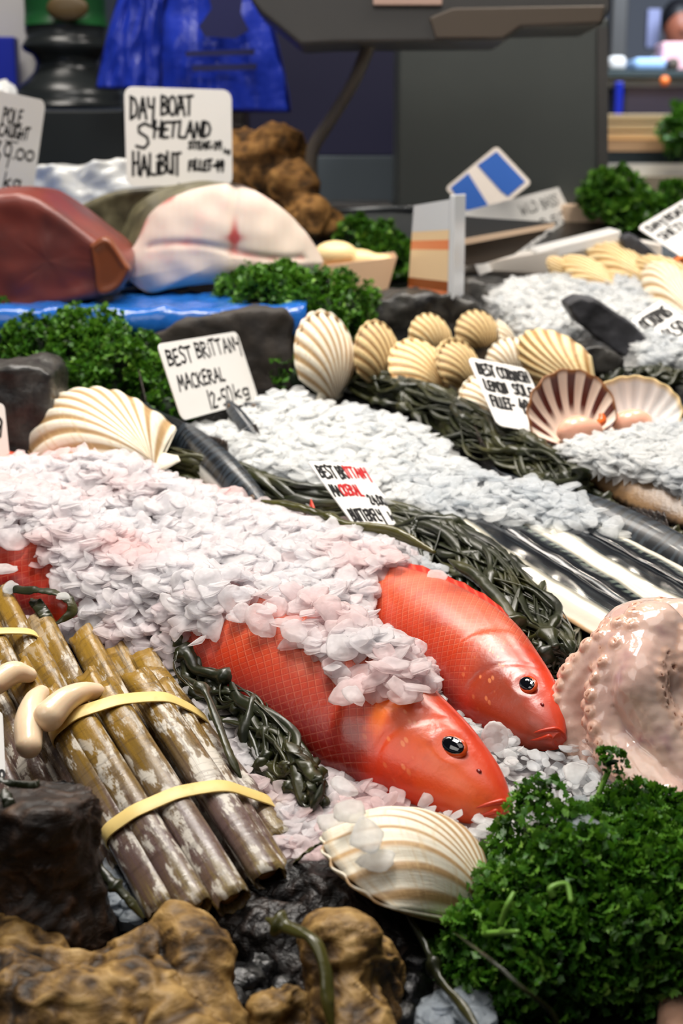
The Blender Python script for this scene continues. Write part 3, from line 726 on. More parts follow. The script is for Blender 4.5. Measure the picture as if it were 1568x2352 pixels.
# ------------------------------------------------------------------ scallops
def valve(nr, dome, side=1, nu=97, nv=26, rib=.008):
    """unit scallop valve: hinge at origin, rim tip at +y 1, widest +-.5; side +1 domed up"""
    pm = 1.13; Pg, UV = [], []
    for i in range(nu):
        f = i / (nu - 1) * 2 - 1; ph = f * pm
        R = max(math.cos(ph), .02) ** .62 * (1.0 - .02 * abs(f)) * (1 + .012 * math.cos(PI * f * nr))
        for j in range(nv):
            r = (j / (nv - 1)) ** .85
            x = R * r * math.sin(ph) * .92; y = R * r * math.cos(ph)
            z = dome * (1 - r ** 2.3) * (r + .04) ** .55 * 1.55 * (1 - abs(f) ** 3.2)
            z += rib * r * math.cos(PI * f * nr * 1.0) * (1 - .5 * abs(f) ** 4)
            Pg.append((x, y, side * z)); UV.append((f * .5 + .5, r))
    V, q = grid(np.array(Pg).reshape(nu, nv, 3)); F = [tuple(a) for a in q]
    n = len(V); ear = []
    for sgn in (-1, 1):                                  # the two ears beside the hinge
        e = [(0, -.005, .01), (sgn * .22, -.015, .0), (sgn * .25, .03, .0), (sgn * .20, .10, .005), (sgn * .12, .13, .03), (sgn * .05, .07, .03)]
        ear += [(x, y, side * z) for x, y, z in e]
    V = np.vstack([V, ear]); UV += [(.5, .2)] * 12
    for k in (0, 6):
        f = (n + k, n + k + 1, n + k + 2, n + k + 3, n + k + 4, n + k + 5); F.append(f if (k == 6) == (side > 0) else tuple(reversed(f)))
    if side < 0: F = [tuple(reversed(f)) for f in F]
    return V, F, np.array(UV)
def shell(label, hinge, A, B, mat, dome=.24, group=None, both=True, flip=False, lower=None, gape=.0, nr=12, name='scallop_shell', open_half=False, lf=1.85):
    """hinge and the two widest points given as world points"""
    c = (A + B) / 2; ax = (c - hinge); L = ax.length * lf; W = (B - A).length
    y = ax.normalized(); x = (B - A); x = (x - y * x.dot(y)).normalized(); z = x.cross(y)
    if flip: x, z = -x, -z
    r = root(name, label, 'shell', group=group)
    r.matrix_world = Matrix(((x.x, y.x, z.x, hinge.x), (x.y, y.y, z.y, hinge.y), (x.z, y.z, z.z, hinge.z), (0, 0, 0, 1)))
    def scaled(V, dz, rot=0):
        V = V * np.array([W, L, (W + L) / 2]) + np.array([0, 0, dz])
        if rot:
            c_, s_ = math.cos(rot), math.sin(rot); V = np.stack([V[:, 0], V[:, 1] * c_ - V[:, 2] * s_, V[:, 1] * s_ + V[:, 2] * c_], -1)
        return V
    if open_half:
        V, F, uv = valve(nr, dome, -1)
        solid(mesh('valve', scaled(V, 0), F, M[mat], r, uv=uv, org=(0, 0, 0)), .0016, 1)
    else:
        V, F, uv = valve(nr, dome, 1)
        solid(mesh('upper_valve', scaled(V, .0006, gape), F, M[mat], r, uv=uv, org=(0, 0, 0)), .0016, -1)
        if both:
            V, F, uv = valve(nr, dome * .35, -1)
            solid(mesh('lower_valve', scaled(V, -.0006), F, M[lower or mat], r, uv=uv, org=(0, 0, 0)), .0016, 1)
    return r
def q(a): return P(*a)
def front_shell():
    H, T_ = P(1106, 2118, .026), P(790, 1888, .044); ax = (T_ - H); y = ax.normalized(); v = ray(940, 1990).normalized(); w = (v - y * v.dot(y)).normalized(); n = w.cross(y)
    if n.z < 0: n = -n
    a = math.radians(-22); w = w * math.cos(a) - n * math.sin(a)
    c = H + ax / 2.0; A, B = c + w * .072, c - w * .072
    z = (B - A).normalized().cross(y)
    shell('large cream scallop shell at the front, chips of ice lying on it', H, A, B, 'shell_cream', .34, both=True, nr=13, flip=z.z < 0, lf=2.0)
front_shell()
shell('large cream scallop shell leaning on the ice beside the striped mackerel', P(356, 1085, .030), P(246, 926, .050), P(178, 1078, .022), 'shell_cream', .30, flip=True, nr=12)
G = 'scallop shells standing in a row behind the seaweed'
def up(label, hx, hy, tx, ty, wpx, face, lean, mat, gape=.06, dome=.24, dep=0.0):
    """a shell standing on its hinge; face = azimuth its domed side looks to (deg from the camera side, + to the right), lean = backward tilt"""
    h = P(hx, hy, .0) + Vector((0, dep, 0)); Y = h.y; t = D(tx, ty, Y); ax = t - h; L = ax.length
    f = math.radians(face); n = Vector((math.sin(f), -math.cos(f), 0))
    ax = (ax.normalized() + Vector((0, 1, 0)) * math.sin(math.radians(lean))).normalized() * L
    n = (n - ax.normalized() * n.dot(ax.normalized())).normalized(); x = ax.normalized().cross(n)
    W = wpx * Y / FPX
    c = h + ax * .55
    return shell(label, h, c - x * W / 2, c + x * W / 2, mat, dome, G, gape=-gape, lower=mat)
up('tall scallop shell first from the left in the standing row, edge towards the left', 760, 922, 740, 716, 205, 50, 12, 'shell_cream')
up('second standing scallop shell from the left, tan with mud between its ribs', 875, 900, 866, 738, 190, 56, 12, 'shell_tan')
up('scallop shell leaning low in front of the row, third from the left', 1010, 905, 915, 790, 180, 54, 10, 'shell_yellow')
up('upright yellow scallop shell behind the third one in the row', 1000, 850, 992, 722, 175, 54, 12, 'shell_yellow', dep=.10)
up('scallop shell with a gaping brown rim just left of the lemon sole sign', 1075, 900, 1040, 778, 180, 56, 14, 'shell_tan', gape=.12)
up('tan striped scallop shell at the back of the row above the lemon sole sign', 1120, 840, 1096, 714, 170, 50, 12, 'shell_tan', dep=.10)
up('pale half hidden scallop shell seen edge on behind the lemon sole sign', 1185, 850, 1150, 735, 140, 78, 12, 'shell_cream', dep=.08)
up('small pale scallop shell peeping over the top edge of the lemon sole sign', 1190, 880, 1170, 778, 120, 20, 10, 'shell_cream', dep=.05)
up('pale scallop shell lying low, partly covered by the lemon sole sign', 1140, 960, 1085, 868, 140, 40, 10, 'shell_cream', gape=.1)
shell('big yellow scallop shell leaning behind the striped open one', P(1368, 905, .02), P(1320, 795, .075), P(1225, 872, .02), 'shell_yellow', .26, G, flip=True)
# open half shells with meat
def open_shell(label, hx, hy, tx, ty, wpx, mat, meatc, lean, dome, face, coral=None):
    h = P(hx, hy, .018); Y = h.y; t = D(tx, ty, Y); L = (t - h).length; ax = (t - h).normalized()
    ax = (ax + Vector((0, 1, 0)) * math.sin(math.radians(lean))).normalized() * L
    f = math.radians(face); n = Vector((math.sin(f), -math.cos(f), .25)); n = (n - ax.normalized() * n.dot(ax.normalized())).normalized(); x = ax.normalized().cross(n)
    W = wpx * Y / FPX; c = h + ax * .57
    shell(label, h, c - x * W / 2, c + x * W / 2, mat, dome, None, False, open_half=True, nr=11 if mat == 'shell_white' else 9, name='open_scallop')
    m = h + ax * .26 + n * .006; parts = [sphere(m, .024, 12, 16, (1.1, .8, .75))]
    parts.append(sphere(m + x * .018 + ax * -.04, .013)); parts.append(sphere(m - x * .017, .012))
    V, F, N_ = remesh(parts, .003, 6)
    o = mesh('scallop_meat', V, F, M['meat']); tag(o, 'round pale pink scallop meat in the ' + meatc, 'seafood')
    if coral:
        ch = chain([m + x * .02 + n * .004, m + x * .033 + ax * .05, m + x * .034 + ax * .12], [.005, .006, .004], 10, 10); V, F, N_ = remesh(ch, .002, 3)
        tag(mesh('scallop_roe', V, F, M['coral']), 'orange sliver of roe in the brown striped open scallop', 'seafood')
open_shell('open scallop half with dark brown stripes fanning up inside it', 1335, 1035, 1300, 858, 205, 'shell_brown', 'brown striped open shell', 20, .2, 10, True)
open_shell('open white scallop half at the right, wavy rim towards the back', 1450, 1010, 1475, 868, 210, 'shell_white', 'white open shell', 25, .2, -12)
# far row
G2 = 'yellow scallop shells behind the ice at the far right'
def far(label, hx, hy, ax_, ay, bx, by, mat, h=.03):
    shell(label, P(hx, hy, .02), P(ax_, ay, .05), P(bx, by, .03), mat, .24, G2, flip=True)
far('smallest yellow scallop shell, at the left end of the far row', 1320, 640, 1300, 600, 1272, 632, 'shell_yellow')
far('second yellow scallop shell of the far row, sloping right', 1412, 668, 1370, 605, 1325, 645, 'shell_yellow')
far('tallest yellow scallop shell of the far row by the white tray', 1485, 655, 1440, 578, 1392, 625, 'shell_yellow')
far('yellow scallop shell of the far row cut by the right edge of the photo', 1600, 665, 1560, 615, 1490, 640, 'shell_yellow')
far('pale shell standing in front of the far row above the small price card', 1590, 740, 1560, 640, 1515, 690, 'shell_cream')
# ------------------------------------------------------------------ razor clams
def razor(label, top, bot, w, roll, mat, foot=None, group='razor clams in the big banded bundle'):
    ax = bot - top; L = ax.length; x = ax.normalized()
    n0 = (Vector((-.25, -.75, .9))); n0 = (n0 - x * n0.dot(x)).normalized(); n1 = x.cross(n0)
    a = math.radians(roll); z = n0 * math.cos(a) + n1 * math.sin(a); y = z.cross(x)
    r = root('razor_clam', label, 'shellfish', group=group)
    r.matrix_world = Matrix(((x.x, y.x, z.x, top.x), (x.y, y.y, z.y, top.y), (x.z, y.z, z.z, top.z), (0, 0, 0, 1)))
    nl, nt = 30, 17; sd = rnd.random() * 50
    for sgn, nm in ((1, 'upper_valve'), (-1, 'lower_valve')):
        Pg, UV = [], []
        for i in range(nl):
            s = i / (nl - 1); end = min(1, (s + .006) / .03) ** .5 * min(1, (1.006 - s) / .05) ** .5
            wob = 1 + .03 * noise.noise(Vector((s * 5, sd, sgn)))
            for j in range(nt):
                t = (j / (nt - 1)) * PI
                yy = math.cos(t) * w * .5 * wob * (.93 + .07 * end) * (.98 if sgn > 0 else .94); zz = math.sin(t) ** .8 * w * .36 * (.80 + .20 * end) * wob
                xx = s * L - (1 - s) * .010 * (1 - math.sin(t)) * (1 if s < .5 else 0) + .004 * noise.noise(Vector((t * 2, sd, s))) * (s > .96 or s < .04)
                Pg.append((xx, yy, sgn * zz + sgn * .0006)); UV.append((s, j / (nt - 1) + (0 if sgn > 0 else 1.7)))
        V, qd = grid(np.array(Pg).reshape(nl, nt, 3)); F = [tuple(f) if sgn < 0 else tuple(reversed(f)) for f in qd]
        solid(mesh(nm, V, F, M[mat], r, uv=np.array(UV), org=(0, 0, 0)), .0011, -1)
    V, F = tube([(.006, 0, 0), (.02, 0, 0), (L - .02, 0, 0), (L - .006, 0, 0)], [w * .26, w * .36, w * .36, w * .26], 12, .7)
    mesh('mantle', V, F, M['wood_cork'] if not foot else M['flesh'], r, org=(0, 0, 0))
    if foot:
        pts = [p - top for p in foot[0]]
        R3 = Matrix((x, y, z)); pts = [R3 @ p for p in pts]
        V, F, N_ = remesh(chain(pts, foot[1], 28, 14), .0016, 4)
        mesh('foot', V, F, M['flesh'], r, org=(0, 0, 0))
    return r
RZ = []
HB = .030
def rz(label, tx, ty, bx, by, ht, hb, wpx, roll=0, mat='razor_shell', foot=None):
    t, b = P(tx, ty, ht), P(bx, by, hb)
    RZ.append((t, b, wpx * (t.y + b.y) / 2 * 1.05 / FPX)); return razor(label, t, b, wpx * (t.y + b.y) / 2 * 1.05 / FPX, roll, mat, foot)
# back layer
rz('razor clam at the far right side of the bundle, purple tip beside the seaweed', 352, 1545, 648, 1930, .036, .020, 66, -30, 'razor_shell_pale')
rz('razor clam rising highest at the back of the bundle, with a brown square top', 88, 1425, 330, 1900, .040, .012, 80, 10)
rz('razor clam with an olive top standing second along the back of the bundle', 190, 1465, 470, 1990, .034, .010, 78, 10)
rz('razor clam with a dark speckled top, third along the back of the bundle', 268, 1500, 586, 2100, .030, .008, 74, -5)
rz('razor clam at the back right of the bundle, green inside its open top', 330, 1512, 605, 2040, .036, .014, 74, -10)
# front layer
f1 = ([P(222, 1588, .075), P(190, 1590, .082), P(150, 1608, .084), P(112, 1645, .080)], [.007, .0085, .0105, .0125])
f2 = ([P(95, 1592, .072), P(78, 1612, .078), P(66, 1660, .074), P(66, 1712, .068)], [.007, .009, .0115, .0105])
f3 = ([P(66, 1550, .070), P(30, 1545, .076), P(-10, 1570, .074)], [.007, .010, .010])
rz('front razor clam with a pale chalky shell, last but one on the right', 318, 1560, 622, 2020, .062, .034, 82, -25, 'razor_shell_pale')
rz('front razor clam in the middle of the bundle, olive above and purple brown below', 236, 1588, 538, 2075, .068, .034, 88, -8, 'razor_shell')
rz('front razor clam whose fleshy foot hangs over the upper rubber band', 170, 1632, 455, 2095, .066, .030, 84, 0, 'razor_shell', f1)
rz('front razor clam left of the middle with a white encrusted side', 112, 1605, 378, 2095, .062, .024, 82, 8, 'razor_shell_pale', f2)
rz('razor clam on the left of the bundle running down behind the driftwood stump', 45, 1545, 290, 1990, .056, .020, 80, 12, 'razor_shell', f3)
rz('razor clam with an arched olive top behind the fleshy foot', 200, 1560, 500, 2085, .048, .018, 72, 5)
rz('slim razor clam tucked under the right edge of the lower rubber band', 372, 1575, 645, 2010, .050, .026, 60, -35, 'razor_shell_pale')
rz('razor clam with a green brown top at the left, beside the highest one', 78, 1500, 330, 1980, .048, .012, 78, 10)
# left bundle, cut by the edge of the photo
G3 = 'razor clams of the second bundle at the left edge'
for lb, a in (('razor clam of the left bundle nearest the red fish', (2, 1372, 210, 1800, .044, .02)), ('razor clam of the left bundle, dark, below its rubber band', (-40, 1420, 150, 1830, .050, .02)),
              ('lowest razor clam of the left bundle above the stump', (-70, 1500, 110, 1850, .052, .02)), ('razor clam at the left edge under the small cut price card', (-110, 1560, 60, 1900, .056, .02))):
    t, b = P(a[0], a[1], a[4]), P(a[2], a[3], a[5]); razor(lb, t, b, .027, 10, 'razor_shell', None, G3)
# rubber bands: the hull of the bundle at one station, offset
def rubber_band(label, c, n, rods, off, wid, tw=0.0):
    n = n.normalized(); ux = n.cross(Vector((0, 0, 1))).normalized(); uy = ux.cross(n)
    pts = []
    for t, b, w in rods:
        dn = (b - t).dot(n); s = (c - t).dot(n) / dn; p = t + (b - t) * s
        for k in range(12):
            a = 2 * PI * k / 12; q_ = p + ux * math.cos(a) * w * .5 + uy * math.sin(a) * w * .40 - c; pts.append((q_.dot(ux), q_.dot(uy)))
    pts = sorted(set(pts))
    def half(ps):
        h = []
        for p in ps:
            while len(h) > 1 and (h[-1][0] - h[-2][0]) * (p[1] - h[-2][1]) - (h[-1][1] - h[-2][1]) * (p[0] - h[-2][0]) <= 0: h.pop()
            h.append(p)
        return h
    hull = half(pts)[:-1] + half(pts[::-1])[:-1]
    hv = np.array(hull + [hull[0]]); d = np.concatenate([[0], np.cumsum(np.hypot(*np.diff(hv, axis=0).T))])
    s = np.linspace(0, d[-1], 121)[:-1]; lp = np.stack([np.interp(s, d, hv[:, k]) for k in (0, 1)], -1)
    for _ in range(6): lp = (np.roll(lp, 1, 0) + lp * 2 + np.roll(lp, -1, 0)) / 4
    tg = np.roll(lp, -1, 0) - np.roll(lp, 1, 0); nr = np.stack([tg[:, 1], -tg[:, 0]], -1); nr /= np.linalg.norm(nr, axis=1)[:, None]
    lp = lp + nr * off
    V = []
    for i, (p, m) in enumerate(zip(lp, nr)):
        for (o, e) in ((-.5, 0), (.5, 0), (.5, .0014), (-.5, .0014)):
            V.append(c + ux * (p[0] + m[0] * e) + uy * (p[1] + m[1] * e) + n * (o * wid + .002 * math.sin(i * .12)))
    Vg, qd = grid(np.array([list(v) for v in V]).reshape(len(lp), 4, 3), True, True)
    o = mesh('rubber_band', Vg, qd, M['band']); bevel(o, .0004, 2)
    return tag(o, label, 'rubber band', 'yellow rubber bands round the razor clams')
big = RZ[:13]
axd = (big[6][1] - big[6][0])
def mid(px, py, h): return P(px, py, h)
rubber_band('upper yellow rubber band round the big razor clam bundle, under the fleshy feet', mid(262, 1635, .066), axd + Vector((-.035, .03, .0)), [big[k] for k in (0, 3, 4, 5, 6, 7, 8, 10, 11)], .0012, .0125)
rubber_band('lower yellow rubber band round the big razor clam bundle', mid(420, 1840, .052), axd + Vector((-.03, .02, .0)), [big[k] for k in (0, 3, 4, 5, 6, 7, 8, 10, 11)], .0012, .0125)
def lb(px, py, px2, py2): return (P(px, py, .05), P(px2, py2, .02), .027)
rubber_band('yellow rubber band of the left bundle, cut by the left edge', P(0, 1470, .05), P(150, 1800, .02) - P(-40, 1420, .05), [lb(2, 1372, 210, 1800), lb(-40, 1420, 150, 1830), lb(-70, 1500, 110, 1850)], .001, .010)
# ------------------------------------------------------------------ seaweed
def strand(path, w, flat=.28, bl=(), n=34, seg=7, tw0=0.0):
    p = crom(path, n); s = np.linspace(0, 1, n)
    r = w * (.25 + .75 * np.minimum(1, np.minimum(s / .12, (1 - s) / .2)))
    fl = np.full(n, flat)
    for b, k in bl: r = r + k * np.exp(-((s - b) / .035) ** 2)
    V, F = tube(p, r, seg, flat + (.35 if bl else 0), NB, tw0 + np.cumsum(RS.normal(0, .16, n)))
    return V, F
def weed_band(label, path, hw, n, hmax, mat='weed', seed=1, lift=.004, wid=(.0012, .0066), fr=(.25, .55)):
    rs = np.random.RandomState(seed); m = 60
    c = crom([list(P(x, y, lift)) + [k] for (x, y), k in zip(path, hw)], m)
    cp = c[:, :3]; tg = np.gradient(cp, axis=0); tg /= np.linalg.norm(tg, axis=1)[:, None]
    sd = np.cross(tg, np.array(NB)); parts = []
    for k in range(n):
        a = rs.uniform(-.12, .9); ln = rs.uniform(*fr); off = np.clip(rs.normal(0, .45), -1, 1); sl = rs.normal(0, .8); lay = rs.rand() ** .7
        pts = []
        ph = rs.uniform(0, 6.3); am = rs.uniform(.1, .9)
        for u in np.linspace(0, 1, 7):
            s = np.clip(a + ln * u, 0, 1); i = s * (m - 1); i0 = min(int(i), m - 2); f = i - i0
            q_ = cp[i0] * (1 - f) + cp[i0 + 1] * f; W = (c[i0, 3]) * q_[1] / FPX
            o = np.clip(off + sl * (u - .5) + am * math.sin(ph + u * 6), -1.25, 1.25)
            if s in (0, 1): q_ = q_ + tg[i0] * W * .4 * rs.rand()
            h = lift + hmax * (1 - min(1, o * o * .7)) * lay + rs.uniform(0, .005)
            v = q_ + sd[i0] * o * W; v[2] = bedz(v[1]) + h; pts.append(v)
        bl = [(rs.uniform(.2, .85), rs.uniform(.003, .0085)) for _ in range(rs.randint(0, 3))] if rs.rand() < .65 else []
        parts.append(strand(pts, rs.uniform(*wid), rs.uniform(.18, .5), bl, tw0=rs.uniform(-.5, .5)))
    base = []
    for i in range(m):
        W = c[i, 3] * cp[i, 1] / FPX * .8
        row = []
        for t in np.linspace(-1, 1, 9):
            v = cp[i] + sd[i] * t * W; v[2] = bedz(v[1]) - .012 + (lift + hmax * .55 + .010) * (1 - t * t) + .004 * rs.rand(); row.append(v)
        base.append(row)
    V, q_ = grid(np.array(base)); parts.append((V, [tuple(f) for f in q_]))
    V, F = cat(parts)
    return tag(mesh('seaweed', V, F, M[mat]), label, 'seaweed', kind='stuff')
weed_band('long dark seaweed tangle between the red fish and the white mackerel ice', [(375, 1085), (520, 1120), (690, 1175), (880, 1210), (1010, 1262), (1110, 1330), (1190, 1410), (1255, 1490), (1275, 1555)], [16, 22, 30, 44, 75, 95, 100, 80, 45], 170, .030, seed=3)
weed_band('dark seaweed tangle below the standing scallop row, ending at the flatfish', [(785, 885), (880, 905), (985, 945), (1090, 1000), (1190, 1050), (1270, 1105), (1330, 1150)], [26, 44, 62, 74, 70, 48, 20], 160, .030, seed=5)
weed_band('dark seaweed draped along the right side of the razor clam bundle', [(360, 1525), (440, 1565), (530, 1630), (620, 1720), (690, 1810), (722, 1870)], [14, 34, 48, 52, 44, 22], 110, .026, seed=8, lift=.020)
weed_band('strip of dark seaweed running to the right edge behind the open scallops', [(1380, 880), (1460, 872), (1540, 878), (1620, 890)], [16, 22, 26, 26], 40, .016, seed=9)
weed_band('thin dark seaweed edge under the brown flatfish', [(1290, 1100), (1360, 1150), (1450, 1200), (1560, 1240), (1640, 1270)], [8, 8, 8, 9, 9], 26, .006, seed=10)
def frond(label, pts, w, bl=(), mat='weed', flat=.3):
    pp = [P(x, y, h) for x, y, h in pts]
    V, F = strand(pp, w, flat, bl, 60, 10)
    return tag(mesh('seaweed_frond', V, F, M[mat]), label, 'seaweed')
frond('thick seaweed frond curling over the red flank at the left edge', [(-20, 1345, .05), (50, 1355, .06), (110, 1358, .066), (155, 1375, .064), (165, 1405, .056), (125, 1435, .046)], .0052, flat=.25)
frond('short seaweed blade standing up beside the curled frond at the left', [(75, 1375, .05), (95, 1400, .054), (120, 1440, .044)], .006, flat=.25)
frond('thin seaweed tip curling upright between razor clams and front fish', [(470, 1600, .05), (418, 1560, .055), (400, 1530, .058), (408, 1495, .064)], .0024)
frond('seaweed stalk with a swollen bladder beside the upper rubber band', [(420, 1550, .05), (470, 1590, .056), (500, 1660, .052), (530, 1740, .042), (560, 1800, .03)], .004, [(.22, .006)])
frond('smooth seaweed ribbon under the butterfly mackerel card', [(600, 1150, .04), (700, 1170, .048), (800, 1206, .050), (900, 1222, .052), (1000, 1270, .046)], .007, [(.4, .004)], 'weed2')
frond('olive seaweed ribbon with a bladder lying on the middle tangle', [(1030, 1285, .05), (1100, 1330, .055), (1160, 1400, .055), (1190, 1460, .05)], .0065, [(.85, .010)], 'weed')
frond('tiny seaweed hook sticking up by the butterfly mackerel card', [(940, 1240, .05), (950, 1215, .056), (956, 1185, .066)], .0030)
frond('limp olive frond hanging over the golden driftwood knob', [(610, 2110, .07), (660, 2130, .074), (720, 2160, .078), (748, 2230, .07), (752, 2300, .06), (765, 2380, .045)], .0045, [(.12, .005)], 'weed2')
frond('long thin frond trailing from the front scallop to the bottom edge', [(930, 2090, .035), (975, 2170, .032), (1010, 2250, .03), (1060, 2310, .03), (1110, 2380, .03)], .0035, [(.4, .005)])
frond('hair thin seaweed string crossing the parsley to the bottom edge', [(1040, 2140, .05), (1120, 2200, .09), (1200, 2270, .09), (1270, 2330, .07), (1290, 2400, .05)], .0013)
frond('seaweed stalk lying across the flat top of the driftwood stump', [(-15, 1785, .125), (30, 1800, .122), (80, 1803, .121), (92, 1792, .121)], .0026)
frond('blackish frond hanging down the side of the driftwood stump', [(8, 1812, .124), (22, 1850, .118), (36, 1900, .10), (60, 1960, .08)], .0042)
frond('frond bridging the gap between the stump and the razor clams', [(190, 1960, .05), (240, 2010, .048), (290, 2060, .04), (330, 2110, .03)], .004, [(.5, .003)])
frond('olive seaweed arching from the front scallop to the razor clam tips', [(670, 1990, .03), (700, 1960, .045), (740, 1935, .05), (765, 1925, .045)], .0032, mat='weed2')

# ------------------------------------------------------------------ octopus
def octopus():
    arms = [  # pixel, pixel, height, radius
        [(1500, 1475, .098, .030), (1430, 1500, .092, .024), (1370, 1540, .072, .021), (1330, 1600, .048, .021), (1320, 1670, .026, .021), (1350, 1725, .012, .019), (1420, 1760, .010, .017)],
        [(1500, 1470, .102, .028), (1440, 1520, .092, .020), (1400, 1580, .072, .019), (1395, 1650, .052, .019), (1420, 1720, .036, .020), (1470, 1790, .026, .020), (1530, 1850, .018, .018), (1600, 1930, .010, .014)],
        [(1510, 1460, .104, .028), (1515, 1530, .090, .022), (1530, 1610, .066, .020), (1560, 1700, .044, .020), (1600, 1790, .026, .018)],
        [(1560, 1450, .092, .028), (1590, 1540, .076, .024), (1620, 1650, .048, .022), (1650, 1760, .022, .018)],
        [(1480, 1500, .096, .026), (1468, 1560, .088, .023), (1480, 1625, .070, .021), (1525, 1710, .046, .020), (1590, 1800, .026, .018)],
    ]
    parts, sk = [], []
    for ai, a in enumerate(arms):
        pts = [P(x, y, h) for x, y, h, r in a]; rad = [r for *_, r in a]
        parts += chain(pts, rad, 26, 16)
        p = crom([list(q_) + [r] for q_, r in zip(pts, rad)], 60); tg = np.gradient(p[:, :3], axis=0); tg /= np.linalg.norm(tg, axis=1)[:, None]
        for row, ang in ((0, (-.95, -.85, .9, .8, 1.15)[ai]), (1, (-1.45, -1.35, 1.4, 1.3, .75)[ai])):
            for i in range(4 + row * 2, 58, 4 if ai < 3 else 5):
                c = p[i, :3]; nv = np.array((-.1, -.80, .60)); s_ = np.cross(tg[i], nv); s_ /= np.linalg.norm(s_); n_ = np.cross(s_, tg[i])
                if n_[2] < 0: n_ = -n_
                sx = s_ if s_[0] > 0 else -s_
                dirv = sx * math.sin(ang) + n_ * math.cos(ang); dirv /= np.linalg.norm(dirv)
                sk.append((c + dirv * p[i, 3] * .97, dirv, p[i, 3] * (.26 if row == 0 else .22) * rnd.uniform(.85, 1.15)))
    parts.append(sphere(P(1500, 1490, .068), .046, 16, 24, (1.15, 1.0, .9)))
    parts.append(sphere(P(1410, 1640, .010), .044, 16, 24, (1.0, 1.0, 1.0)))
    parts.append(sphere(P(1475, 1590, .030), .044, 16, 24, (1.0, 1.0, .95)))
    parts.append(sphere(P(1565, 1600, .030), .046, 16, 24, (1.0, 1.0, .95)))
    parts.append(sphere(P(1510, 1720, .004), .044, 16, 24, (1.1, 1.0, .8)))
    parts.append(sphere(P(1600, 1740, .010), .060, 16, 24, (1.0, 1.0, .8)))
    for k in range(34):
        c = P(1500, 1490, .068); d = Vector((RS.normal(), -abs(RS.normal()) * .8, abs(RS.normal()) + .25)).normalized(); sk.append((np.array(list(c + Vector((d.x * 1.12, d.y, d.z * .88)) * .049)), np.array(list(d)), rnd.uniform(.0032, .0055)))
    for c, d, r in sk:                                     # suckers: low domes that merge with the arm
        q_ = Vector(d).to_track_quat('Z', 'Y').to_matrix()
        V, F = sphere((0, 0, 0), r, 8, 12, (1, 1, .85)); V = V @ np.array(q_).T + c; parts.append((V, F))
    V, F, N_ = remesh(parts, .0021, 3)
    tint = np.zeros(len(V)); C_ = np.array([c for c, d, r in sk]); Dn = np.array([d for c, d, r in sk]); Rr = np.array([r for c, d, r in sk])
    for i in range(0, len(V), 2000):
        dv = V[i:i + 2000, None, :] - C_[None]; dist = np.linalg.norm(dv, axis=2) / Rr[None]; k = dist.argmin(1); m = dist[np.arange(len(k)), k]
        al = (dv[np.arange(len(k)), k] * Dn[k]).sum(1) / Rr[k]; lat = np.sqrt(np.clip(m ** 2 - al ** 2, 0, None))
        tint[i:i + 2000] = np.where(m < 1.35, .45, 0) + np.where((lat < .26) & (al > .2) & (m < 1.3), .9, 0)
        pit = np.where((m < 1.4) & (al > .2), np.exp(-(lat / .34) ** 2) * .42, 0)
        V[i:i + 2000] -= Dn[k] * (pit * Rr[k])[:, None]
    for i in range(len(V)): V[i] += N_[i] * (.0042 * noise.noise(Vector(V[i] * 17)) + .0022 * noise.noise(Vector(V[i] * 38)) + .0007 * noise.noise(Vector(V[i] * 140)))
    o = mesh('octopus', V, F, M['octopus'], vcol=tint)
    tag(o, 'pale pink octopus with rows of suckers, heaped at the right beside the fish', 'octopus')
octopus()
pts = [P(1575, 2200, .0), P(1556, 2270, .0), P(1552, 2340, .0), P(1560, 2420, .0)]
parts = chain(pts, [.012, .013, .013, .012], 20, 14)
for k in range(7): parts.append(sphere(crom(pts, 8)[k] + np.array([-.007, -.010, .006]), .0042))
V, F, N_ = remesh(parts, .002, 2)
tag(mesh('octopus_piece', V, F, M['octopus'], vcol=np.full(len(V), .95)), 'brownish octopus arm end hanging at the lower right corner', 'octopus')

